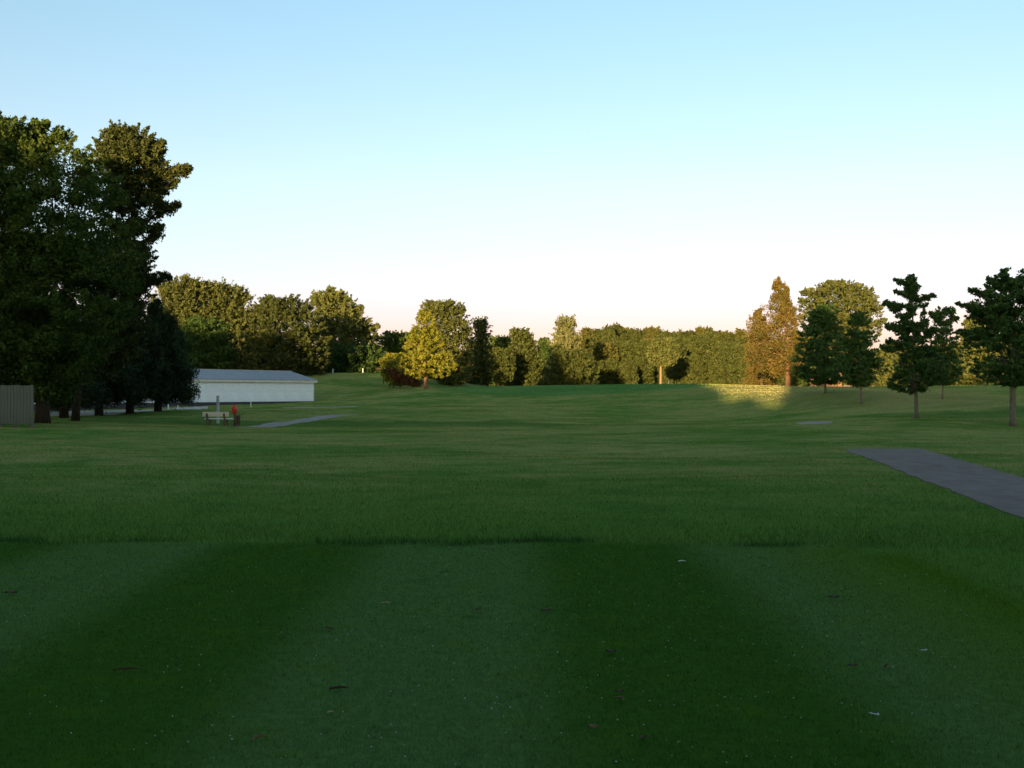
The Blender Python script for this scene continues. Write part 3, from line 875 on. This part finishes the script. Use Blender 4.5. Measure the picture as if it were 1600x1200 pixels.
# young trees on the right ------------------------------------------------------------
G4 = 'young trees planted along the right side'
T('young_tree', 'dense young tree left of the others beside the conifer', 'tree', (1290, 615), 88,
  [(479, 1284, 1300), (492, 1268, 1310), (520, 1252, 1316), (555, 1242, 1318), (580, 1240, 1322), (592, 1252, 1318), (599, 1272, 1308)], L_YOUNG, BARK_GREY, 'young', 1.35, 3.8, 0.5, 0.20, G4, fill=0.15, holes=14, limbs=24)
T('young_tree', 'rounded young tree standing in front of the big open-crowned tree', 'tree', (1346, 631), 80,
  [(492, 1336, 1350), (508, 1322, 1362), (535, 1310, 1368), (565, 1300, 1374), (585, 1300, 1376), (597, 1318, 1366), (604, 1336, 1356)], L_YOUNG, BARK_GREY, 'young', 1.3, 3.8, 0.46, 0.18, G4, fill=0.12, holes=14, limbs=24)
T('young_tree', 'ragged young tree with branches jutting at its top', 'tree', (1432, 653), 50,
  [(436, 1418, 1428), (455, 1416, 1434), (480, 1408, 1438), (500, 1404, 1436), (520, 1404, 1446), (545, 1392, 1462), (570, 1384, 1474), (590, 1386, 1474), (604, 1398, 1458), (611, 1420, 1444)], L_YOUNG, BARK_GREY, 'young', 0.9, 4.6, 0.30, 0.19, G4, dens=0.75, fill=0.06, holes=34, limbs=30,
  extra=[(1406, 440, 8, 5), (1424, 442, 6, 8), (1406, 459, 10, 4), (1424, 462, 10, 10), (1390, 476, 10, 6), (1404, 482, 12, 7), (1455, 464, 11, 5), (1443, 478, 6, 4), (1436, 490, 9, 8), (1396, 512, 11, 8), (1442, 506, 7, 10), (1394, 536, 10, 6), (1452, 520, 9, 10), (1382, 545, 8, 5), (1400, 606, 12, 5), (1415, 500, 12, 8)], trunk_top=0.9)
T('young_tree', 'slender young tree behind and right of the ragged one', 'tree', (1473, 623), 80,
  [(482, 1467, 1484), (495, 1456, 1486), (515, 1460, 1488), (540, 1454, 1494), (570, 1448, 1504), (590, 1452, 1500), (602, 1466, 1484)], L_YOUNG, BARK_GREY, 'young', 1.1, 3.9, 0.34, 0.16, G4, dens=0.8, fill=0.08, holes=16, limbs=24,
  extra=[(1458, 492, 6, 6), (1490, 498, 3, 7), (1486, 488, 4, 6)])
T('young_tree', 'largest young tree, cut by the picture edge', 'tree', (1582, 666), 46,
  [(427, 1572, 1582), (442, 1550, 1606), (465, 1530, 1640), (495, 1520, 1655), (530, 1508, 1660), (560, 1512, 1660), (585, 1530, 1645), (600, 1555, 1612)], L_YOUNG, BARK_GREY, 'young', 1.15, 4.7, 0.42, 0.27, G4, fill=0.14, holes=26,
  extra=[(1506, 477, 9, 4), (1522, 455, 8, 5), (1520, 483, 12, 6), (1550, 440, 7, 6), (1576, 432, 6, 8), (1512, 520, 10, 6), (1595, 440, 7, 9)], limbs=22)
# right background ---------------------------------------------------------------
G5 = 'trees behind the young trees'
T('deciduous_tree', 'sunlit olive tree seen between slender and largest young tree', 'tree', (1528, 603), 140,
  [(494, 1518, 1540), (515, 1500, 1556), (545, 1492, 1566), (575, 1490, 1570), (602, 1494, 1566)], L_OLIVE, BARK, 'round', 1.6, 3.5, 0, 0.4, G5)
T('deciduous_tree', 'low rusty green tree between rounded and ragged young trees', 'tree', (1388, 603), 165,
  [(548, 1376, 1398), (560, 1364, 1410), (580, 1362, 1412), (603, 1366, 1410)], L_OLIVE, BARK, 'round', 1.7, 3.4, 0, 0.35, G5)
T('deciduous_tree', 'low dark tree behind the ragged young tree', 'tree', (1440, 603), 170,
  [(550, 1424, 1452), (565, 1410, 1470), (603, 1408, 1474)], L_MID, BARK, 'round', 1.6, 3.4, 0, 0.35, G5)
T('deciduous_tree', 'dark tree low behind the slender young tree', 'tree', (1490, 603), 172,
  [(556, 1474, 1506), (570, 1464, 1520), (603, 1464, 1522)], L_DARK, BARK, 'round', 1.6, 3.4, 0, 0.35, G5)
T('deciduous_tree', 'olive tree hidden behind the largest young tree', 'tree', (1600, 602), 150,
  [(510, 1575, 1625), (540, 1560, 1650), (602, 1560, 1650)], L_OLIVE, BARK, 'round', 1.2, 3.6, 0, 0.4, G5)
T('deciduous_tree', 'shady tree filling in beneath the big open-crowned tree', 'tree', (1262, 603), 185,
  [(520, 1245, 1290), (550, 1236, 1300), (602, 1238, 1300)], L_MID, BARK_RED, 'round', 1.5, 3.4, 0, 0.4, G5)

# the wood behind the photographer whose shade lies over the course
def shade_wood():
    knots = [(-260, 31), (-150, 30), (-125, 32), (-105, 31), (-98, 28), (-76, 27), (-72, 22), (-60, 21.5), (-54, 18.5), (-50, 17.2), (-45, 17.4), (-41, 20), (-25, 21), (-12, 19.5), (-10, 17.5), (-9, 14.4), (-5, 13.5), (-2.2, 12.9), (-1.4, 9.9), (0.7, 9.7), (1.1, 15), (1.7, 21.5), (14, 21.5), (16.5, 19), (17.5, 15), (22, 15), (24, 19), (70, 20)]  # crown heights shaped to let sun patches through to the course
    kv = np.array([q[0] for q in knots]); kh = np.array([q[1] for q in knots])
    n = 110000
    v = rng.uniform(-260, 70, n)
    H = np.interp(v, kv, kh) + 0.9 * np.sin(v * 1.1) * np.sin(v * 0.37) + rng.normal(size=n) * 0.25
    z = H * rng.random(n) ** 0.95
    u = -60 + rng.normal(size=n) * 2.5
    X, Y = u * TX + v * TY, u * TY - v * TX
    # unseen crowns added behind the viewpoint to darken the near ground and corners
    Xs, Ys, Zs = [X], [Y], [z]
    for cx_, cy_, cz_, r_, rz_ in ((-11.5, -3.5, 8.0, 4.6, 4.2), (9.8, -4.0, 8.2, 4.6, 4.4), (-1.5, -8.0, 5.0, 4.2, 2.6), (19, -5, 9, 5, 5), (-21, -3, 9, 5, 5)):
        m_ = 3500
        q = rand_unit(m_) * (rng.random(m_) ** 0.4)[:, None]
        Xs.append(cx_ + q[:, 0] * r_); Ys.append(cy_ + q[:, 1] * r_ * 0.9); Zs.append(cz_ + q[:, 2] * rz_)
    X, Y, z = np.concatenate(Xs), np.concatenate(Ys), np.concatenate(Zs)
    n = len(X)
    o = link('woodland', leaf_mesh('woodland', np.stack([X, Y, z], -1), 1.6, rng.random(n), 0.2, 0.75), L_DARK)
    tag(o, 'dense wood behind the viewpoint shading the course', kind='stuff')
shade_wood()

# ------------------------------------------------------------------ white shed
WHITE = noise_mat('white_paint', (0.66, 0.74, 0.84), (0.80, 0.87, 0.95), 0.8, 0.8, 0.2, (1, 1, 3), 0.1, 8)
WHITE_TRIM = noise_mat('trim_paint', (0.52, 0.51, 0.49), (0.66, 0.65, 0.62), 2, 0.7, 0.2)
DARKBASE = noise_mat('dark_base', (0.035, 0.037, 0.05), (0.07, 0.07, 0.085), 3)
ROOF = noise_mat('roof_sheet', (0.15, 0.18, 0.22), (0.24, 0.27, 0.31), 1.2, 0.5, 0.4, (6, 0.5, 1), 0.1)
RUSTY = noise_mat('rusty_edge', (0.16, 0.08, 0.06), (0.26, 0.15, 0.11), 5)
def shed():
    p1 = at(490, 627.5, 134); p0 = at(40, 612, 103)
    a, b = Vector((p1[0], p1[1], 0)), Vector((p0[0], p0[1], 0))
    L = (b - a).length
    dirv = (b - a).normalized()
    rz = math.atan2(dirv.y, dirv.x)
    z0 = p1[2] - 0.1
    root = empty('shed', (a.x, a.y, z0), 'long low white shed with a grey-blue pitched roof', 'shed', rz=rz)
    # local x runs along the wall away from the far corner (towards the left), local -y is behind? find the side facing the camera
    R = Matrix.Rotation(rz, 3, 'Z')
    toc = R.inverted() @ (Vector((0, 0, 0)) - a)
    s = 1 if toc.y > 0 else -1                                   # s*y is the front side
    D, HE, HR = 10.4, 2.85, 4.05
    mb = MB()
    def Y(y): return -s * y                                       # y = distance behind the front face
    # blocks of the front wall: courses of pale painted block, each a little proud or shy
    mb.box((L / 2, Y(D / 2), 0.16 + (HE - 0.16) / 2), (L, D, HE - 0.16))
    wl = mb.build('wall', WHITE, root)
    for xe in (0.0, L):                                           # gable ends
        g = MB()
        x0, x1 = (xe, xe + 0.12) if xe == 0 else (xe - 0.12, xe)
        P = [(x, Y(y), z) for x in (x0, x1) for y, z in ((0.02, HE + 0.002), (D - 0.02, HE + 0.002), (D / 2, HR - 0.05))]
        g.add(P, [(0, 1, 2), (5, 4, 3), (0, 3, 4, 1), (1, 4, 5, 2), (2, 5, 3, 0)])
        g.build('gable', WHITE, root)
    f = MB(); f.box((L / 2, Y(D / 2), -0.34), (L + 0.1, D + 0.1, 1.0)); f.build('foundation', DARKBASE, root)
    # vertical panel joints on the front
    pw = 2.44
    pm = None
    i = 0
    x = 0.02
    while x + pw < L:
        m2 = MB(); m2.box((0, 0, 0), (pw - 0.02, 0.03, HE - 0.42))
        if pm is None:
            o = m2.build('panel', WHITE, wl); pm = o
        else:
            o = pm.copy(); COL.objects.link(o); o.parent = wl
        o.location = (x + pw / 2, Y(-0.012), 0.17 + (HE - 0.42) / 2)
        x += pw; i += 1
    fa = MB(); fa.box((L / 2, Y(-0.30), HE - 0.06), (L + 0.8, 0.05, 0.30)); fa.build('fascia', WHITE_TRIM, root)
    so = MB(); so.box((L / 2, Y(-0.14), HE - 0.19), (L + 0.7, 0.28, 0.03)); so.build('soffit', RUSTY, root)
    ov = 0.36
    sl = (HR - HE) / (D / 2)
    for side in (0, 1):
        r = MB()
        ye, yr = (-ov, D / 2) if side == 0 else (D + ov, D / 2)
        ze = HE - sl * ov + 0.22
        P = []
        for x in (-0.42, L + 0.42):
            P += [(x, Y(ye), ze), (x, Y(yr), HR + 0.22), (x, Y(yr), HR + 0.16), (x, Y(ye), ze - 0.06)]
        r.add(P, [(0, 1, 2, 3), (7, 6, 5, 4), (0, 4, 5, 1), (1, 5, 6, 2), (2, 6, 7, 3), (3, 7, 4, 0)])
        ro = r.build('roof_slope', ROOF, root)
        if side == 0:                                             # standing seams
            sm = MB()
            x = 0.2
            ang = math.atan2(HR - HE, D / 2)
            while x < L:
                Pm = Vector((x, Y((ye + yr) / 2), (ze + HR + 0.22) / 2 + 0.012))
                rot = Matrix.Rotation(-s * ang if True else 0, 3, 'X')
                sm.box(Pm, (0.035, (D / 2 + ov) / math.cos(ang), 0.03), rot)
                x += 0.61
            so_ = sm.build('seam', ROOF, ro); so_['kind'] = 'stuff'
    rc_ = MB(); rc_.box((L / 2, Y(D / 2), HR + 0.235), (L + 0.86, 0.3, 0.05)); rc_.build('ridge_cap', WHITE_TRIM, root)
    cb = MB(); cb.box((0.03, Y(-0.035), 0.17 + (HE - 0.42) / 2), (0.12, 0.06, HE - 0.4)); cb.build('corner_board', WHITE_TRIM, root)
    return root
shed()

# small brick hut between the young trees
BRICK = noise_mat('brick_wall', (0.30, 0.17, 0.10), (0.42, 0.26, 0.16), 3)
def hut():
    d = 168
    x = at(1286, 612, d)[0]
    z = gz(x, d)
    root = empty('brick_hut', (x, d, z - 0.1), 'small sunlit tan brick hut glimpsed under the dense young tree', 'hut')
    W, D, H = 3.6, 3.0, 1.95
    w_ = MB()
    w_.box((-W / 2 + 0.5, 0, H / 2), (1.0, D, H)); w_.box((W / 2 - 0.85, 0, H / 2), (1.7, D, H)); w_.box((-0.35, 0.3, H / 2), (0.9, D - 0.6, H))
    w_.build('wall', BRICK, root)
    dr = MB(); dr.box((-0.35, -D / 2 + 0.32, 0.9), (0.8, 0.05, 1.8)); dr.build('door', BARK, root)
    r = MB()
    P = [(sx * (W / 2 + 0.2), y, zz) for sx in (-1, 1) for y, zz in ((-D / 2 - 0.25, H), (D / 2 + 0.25, H), (0, H + 0.55))]
    r.add(P, [(0, 1, 2), (5, 4, 3), (0, 3, 4, 1), (1, 4, 5, 2), (2, 5, 3, 0)])
    r.build('roof', DARKBASE, root)
hut()

# ------------------------------------------------------------------ wooden fence at the left
BOARD = noise_mat('fence_board', (0.092, 0.102, 0.080), (0.155, 0.165, 0.135), 3, 0.9, 0.05, (8, 8, 0.5), 0.3)
def fence():
    d = 43.5
    x1 = at(53, 612, d)[0]
    x0 = at(-90, 612, d)[0]
    root = empty('wooden_fence', (x1, d, gz(x1, d)), 'weathered grey-green board fence raised on short posts', 'fence')
    bw = 0.142
    n = int((x1 - x0) / bw)
    b = MB(); b.box((0, 0, 0), (bw - 0.014, 0.022, 1.68))
    first = None
    for i in range(n):
        xx = -(i + 0.5) * bw
        if first is None:
            o = b.build('board', BOARD, root); first = o
        else:
            o = first.copy(); COL.objects.link(o); o.parent = root
        o.location = (xx, -0.05 + rng.normal() * 0.003, 0.20 + 0.84 + rng.normal() * 0.012)
        o.rotation_euler = (0, rng.normal() * 0.004, 0)
    r = MB(); r.box((0, 0, 0), (n * bw, 0.045, 0.10))
    for zz in (0.45, 1.62):
        o = r.build('rail', BOARD, root); o.location = (-n * bw / 2, -0.012, zz)
    p = MB(); p.box((0, 0, 0), (0.11, 0.11, 2.1))
    for xx in (-0.12, -0.80, -1.48, -2.2, -2.9, -3.6):
        o = p.build('post', BARK_GREY, root); o.location = (xx, 0.07, 0.82)
fence()

# ------------------------------------------------------------------ bench, pole, ball washer
CREAM = noise_mat('cream_plank', (0.48, 0.45, 0.36), (0.62, 0.58, 0.48), 4, 0.7, 0.2, (1, 6, 6))
PLANK_WHITE = noise_mat('white_plank', (0.62, 0.64, 0.68), (0.76, 0.78, 0.80), 4, 0.6, 0.3, (1, 6, 6))
WOODLEG = noise_mat('brown_leg', (0.10, 0.075, 0.055), (0.19, 0.14, 0.10), 5, 0.9, 0.1, (6, 6, 1))
GALV = noise_mat('galvanised', (0.26, 0.29, 0.33), (0.38, 0.42, 0.46), 6, 0.5, 0.4)
RED = noise_mat('red_enamel', (0.52, 0.012, 0.020), (0.64, 0.022, 0.030), 5, 0.4, 0.4)
DKMETAL = noise_mat('dark_metal', (0.045, 0.028, 0.025), (0.085, 0.05, 0.04), 6, 0.6, 0.3)
def bench():
    d = 58.0
    x = at(338, 612, d)[0]
    z = gz(x, d)
    root = empty('park_bench', (x, d, z), 'cream and white bench seen from behind, on two brown supports', 'bench', rz=-0.06)
    m = MB(); m.box((0, 0, 0), (1.55, 0.04, 0.27)); o = m.build('backrest', CREAM, root, bevel=0.008); o.location = (-0.03, -0.02, 0.655); o.rotation_euler = (math.radians(-10), 0, 0)
    m = MB(); m.box((0, 0, 0), (1.60, 0.40, 0.05)); o = m.build('seat', PLANK_WHITE, root, bevel=0.01); o.location = (0.05, 0.27, 0.385)
    for sx in (-0.52, 0.50):
        m = MB()
        m.tube([(sx, -0.13, 0.70), (sx, 0.0, 0.36), (sx - 0.02, 0.05, -0.05)], [0.06, 0.065, 0.075], 4)
        m.box((sx, 0.25, 0.33), (0.09, 0.46, 0.06))
        m.tube([(sx, 0.42, 0.34), (sx, 0.46, -0.05)], [0.055, 0.065], 4)
        m.build('support', WOODLEG, root)
bench()
def pole():
    d = 60.5
    x = at(340.5, 612, d)[0]; z = gz(x, d)
    root = empty('metal_post', (x, d, z), 'thick grey metal post standing behind the bench', 'post')
    h = at(340, 619, d)[2] - z
    m = MB(); m.tube([(0, 0, -0.1), (0, 0, h - 0.01)], [0.092, 0.09], 14); m.build('tube', GALV, root, smooth=False)
    m = MB(); m.tube([(0, 0, h - 0.012), (0, 0, h + 0.03)], [0.1, 0.085], 14); m.build('cap', GALV, root)
    m = MB(); m.tube([(0, 0, 0.9), (0, 0, 0.98)], [0.1, 0.1], 14); m.build('collar', GALV, root)
pole()
def washer():
    d = 57.5
    x = at(367, 612, d)[0]; z = gz(x, d)
    root = empty('ball_washer', (x, d, z), 'red golf ball washer on a dark stand beside the bench', 'ball washer')
    m = MB(); m.tube([(0, 0, -0.05), (0, 0, 0.78)], [0.07, 0.055], 10); m.build('stand', DKMETAL, root, smooth=True)
    m = MB(); m.tube([(0, 0, -0.02), (0, 0, 0.05)], [0.2, 0.17], 12); m.build('base', DKMETAL, root)
    m = MB(); m.tube([(-0.02, 0, 0.70), (-0.02, 0, 0.74), (-0.02, 0, 0.95), (-0.02, 0, 1.08), (-0.02, 0, 1.13)], [0.08, 0.115, 0.145, 0.14, 0.09], 14); m.build('head', RED, root, smooth=True)
    m = MB(); m.tube([(-0.02, 0, 1.12), (-0.02, 0, 1.19)], [0.03, 0.03], 8); m.tube([(-0.02, 0, 1.18), (-0.02, 0, 1.22)], [0.055, 0.05], 10); m.build('knob', RED, root)
    o = empty('litter_basket', (x + 0.17, d + 0.12, z), 'small dark litter basket close by the red ball washer', 'litter basket')
    m = MB(); m.tube([(0, 0, 0.08), (0, 0, 0.14), (0, 0, 0.58)], [0.09, 0.105, 0.125], 14, cap=False); m.build('body', DKMETAL, o, smooth=True)
    m = MB(); m.tube([(0, 0, -0.05), (0, 0, 0.09)], [0.05, 0.05], 8); m.build('foot', DKMETAL, o)
    m = MB(); m.tube([(0, 0, 0.575), (0, 0, 0.61)], [0.138, 0.138], 14, cap=False); m.build('rim', DKMETAL, o)
washer()

# posts and stakes
def stake(px, py, d, h, r, label, mat, group='white stakes'):
    x = at(px, 612, d)[0]; z = gz(x, d)
    m = MB(); m.tube([(0, 0, -0.1), (0, 0, h * 0.97), (0, 0, h)], [r, r, r * 0.5], 8)
    o = m.build('marker_stake', mat)
    o.location = (x, d, z)
    tag(o, label, 'stake', group)
stake(392, 634, 104, 0.62, 0.045, 'thin white stake before the middle of the shed wall', PLANK_WHITE)
stake(263, 640, 90, 0.85, 0.06, 'white stake right beside the last spruce trunk', PLANK_WHITE)
stake(278, 639, 91, 0.55, 0.05, 'short white stake under the drooping spruce boughs', PLANK_WHITE)
stake(520, 580, 172, 0.75, 0.10, 'stubby white stake on the bank, nearer the shed', PLANK_WHITE)
stake(567, 582, 170, 0.75, 0.08, 'white stake on the bank, nearer the box on a pole', PLANK_WHITE)
stake(604, 584, 160, 1.0, 0.07, 'pale stake close behind the box on a pole', CREAM)
stake(1045, 599, 133, 0.55, 0.07, 'small pale stake on the crest of the green', CREAM)
def boxpole():
    d = 158
    x = at(599, 612, d)[0]
    z = gz(x, d)
    zt = at(599, 577, d)[2] - z
    root = empty('box_on_pole', (x, d, z), 'pale box with a side arm on a dark pole by the bank', 'bird box')
    m = MB(); m.tube([(0, 0, -0.1), (0, 0, zt - 0.1)], [0.11, 0.10], 10); m.build('pole', DKMETAL, root)
    m = MB(); m.box((0.05, 0, zt + 0.12), (0.42, 0.36, 0.5)); m.build('box', CREAM, root)
    m = MB(); m.box((0.05, 0, zt + 0.41), (0.54, 0.48, 0.08)); m.build('lid', BARK_RED, root)
    m = MB(); m.tube([(-1.25, 0, zt + 0.06), (-0.16, 0, zt + 0.06)], [0.05, 0.06], 8); m.build('arm', BARK_RED, root)
boxpole()

# ------------------------------------------------------------------ litter on the tee
def tee_pt(px, py):
    x, y, z = ray(px, py)
    k = -EYE / z
    return x * k, y * k
CLOVER = noise_mat('clover_petals', (0.34, 0.43, 0.40), (0.52, 0.60, 0.57), 30)
def clover():
    mb = MB()
    n = 0
    while n < 420:
        d = math.exp(rng.uniform(math.log(4.2), math.log(10.6)))
        x = rng.uniform(-1, 1) * 0.54 * d
        if tee_mask(np.array([x]), np.array([d]))[0] < 0.5: continue
        if rng.random() > 0.25 + 0.75 * math.exp(-((x - 0.7) / 2.2) ** 2): continue
        r = rng.uniform(0.0022, 0.0056)
        z = rng.uniform(0.016, 0.024)
        P = [(x - r, d, z), (x + r, d, z), (x, d - r, z), (x, d + r, z), (x, d, z - r * 0.8), (x, d, z + r * 0.8)]
        mb.add(P, [(0, 2, 5), (2, 1, 5), (1, 3, 5), (3, 0, 5), (2, 0, 4), (1, 2, 4), (3, 1, 4), (0, 3, 4)])
        n += 1
    tag(mb.build('clover_flowers', CLOVER), 'tiny pale clover flowers scattered over the mown tee', kind='stuff')
clover()
TWIG = noise_mat('dry_twig', (0.12, 0.07, 0.04), (0.20, 0.125, 0.075), 20)
DEADLEAF = noise_mat('dead_leaf', (0.05, 0.026, 0.018), (0.105, 0.055, 0.035), 20)
TAN = noise_mat('tan_wood', (0.45, 0.32, 0.18), (0.58, 0.44, 0.28), 20)
BONE = noise_mat('white_scrap_paint', (0.62, 0.68, 0.70), (0.80, 0.84, 0.85), 20)
def twig(px, py, L, rz, label, mat=TWIG, r=0.0045, bend=0.15):
    x, y = tee_pt(px, py)
    m = MB()
    m.tube([(-L / 2, 0, 0), (-L / 6, bend * L, 0.004), (L / 5, bend * L * 0.7, 0.006), (L / 2, -bend * L * 0.3, 0.0)], [r, r * 1.1, r * 0.9, r * 0.5], 6)
    if L > 0.07:
        m.tube([(-L / 6, bend * L, 0.004), (0.0, bend * L + L * 0.16, 0.01)], [r * 0.7, r * 0.3], 5)
    o = m.build('fallen_twig', mat)
    o.location = (x, y, 0.020); o.rotation_euler = (0, 0, rz)
    return tag(o, label, 'twig', 'twigs lying on the tee')
twig(405, 1160, 0.085, 0.8, 'brown twig slanting up at the lower left of the tee')
twig(968, 1098, 0.075, -0.9, 'reddish twig with a kink, below the middle of the tee', bend=0.25)
twig(603, 946, 0.07, 0.0, 'straight tan twig lying level, highest on the light stripe', TAN, 0.004, 0.02)
twig(1066, 880, 0.075, 0.05, 'pale thin twig close to the far edge of the tee', BONE, 0.0045, 0.03)
twig(530, 1081, 0.11, 0.1, 'dark stubby twig on the light middle stripe', DEADLEAF, 0.007, 0.05)
twig(200, 1051, 0.17, 0.08, 'long faint brown twig on the dark left stripe', DEADLEAF, 0.005, 0.03)
twig(1385, 1045, 0.06, 0.9, 'short reddish twig on the right part of the tee', DEADLEAF, 0.006, 0.05)
twig(516, 1119, 0.03, 0.2, 'tiny straw-coloured twig at the bottom of the light stripe', TAN, 0.003, 0.05)
def leaf(px, py, L, rz, label, mat=DEADLEAF):
    x, y = tee_pt(px, py)
    m = MB()
    k = 6
    V, Fs = [], []
    for i in range(k + 1):
        f = i / k
        wv = 0.32 * L * math.sin(math.pi * min(1, f * 0.96 + 0.03)) ** 0.8
        zc = 0.25 * L * (f - 0.5) ** 2
        for s in (-1, 0, 1):
            V.append(((f - 0.5) * L, s * wv, zc + 0.12 * L * abs(s)))
    for i in range(k):
        for j in range(2):
            q = i * 3 + j
            Fs.append((q, q + 1, q + 4, q + 3))
    m.add(V, Fs)
    m.tube([(-L * 0.75, 0, 0.006), (-L * 0.48, 0, 0.25 * L * 0.25)], [0.0016, 0.0018], 5)
    o = m.build('fallen_leaf', mat, smooth=True)
    sd = o.modifiers.new('thickness', 'SOLIDIFY'); sd.thickness = 0.001
    o.location = (x, y, 0.021); o.rotation_euler = (0.1, 0.05, rz)
    return tag(o, label, 'leaf', 'dead leaves on the tee')
leaf(927, 1143, 0.055, 0.1, 'tan dead leaf on the lower middle of the tee', TWIG)
leaf(853, 959, 0.075, 0.2, 'dark brown leaf at the edge of the middle dark stripe')
leaf(955, 1024, 0.07, 0.1, 'brown leaf lying flat in the middle dark stripe')
leaf(748, 957, 0.05, 0.6, 'small dark leaf high on the light stripe')
leaf(515, 987, 0.05, -0.4, 'small dark leaf at the left border of the light stripe')
leaf(17, 931, 0.09, 0.3, 'dark leaf at the far left of the tee')
leaf(1303, 938, 0.08, 0.0, 'dark brown leaf on the yellowish right part of the tee')
leaf(1333, 1046, 0.06, 0.1, 'dark brown leaf beside the short reddish twig')
leaf(1007, 1160, 0.05, 1.0, 'brown curled leaf near the lower edge of the tee')
leaf(968, 1087, 0.05, 0.1, 'reddish leaf just above the kinked twig')
def golf_tee(px, py, L, rz, label):
    x, y = tee_pt(px, py)
    m = MB()
    m.tube([(-L / 2, 0, 0), (-L / 2 + 0.012, 0, 0), (L * 0.28, 0, 0.003), (L * 0.4, 0, 0.004), (L / 2, 0, 0.006)], [0.0008, 0.0026, 0.0028, 0.005, 0.0072], 10)
    o = m.build('broken_tee', BONE, smooth=True)
    o.location = (x, y, 0.024); o.rotation_euler = (0, 0, rz)
    tag(o, label, 'golf tee', 'golf tees lying in the grass')
golf_tee(1365, 1123, 0.055, -1.0, 'slim white golf tee lying near the lower right')
golf_tee(1443, 1022, 0.038, -0.5, 'stubby white broken golf tee towards the right')
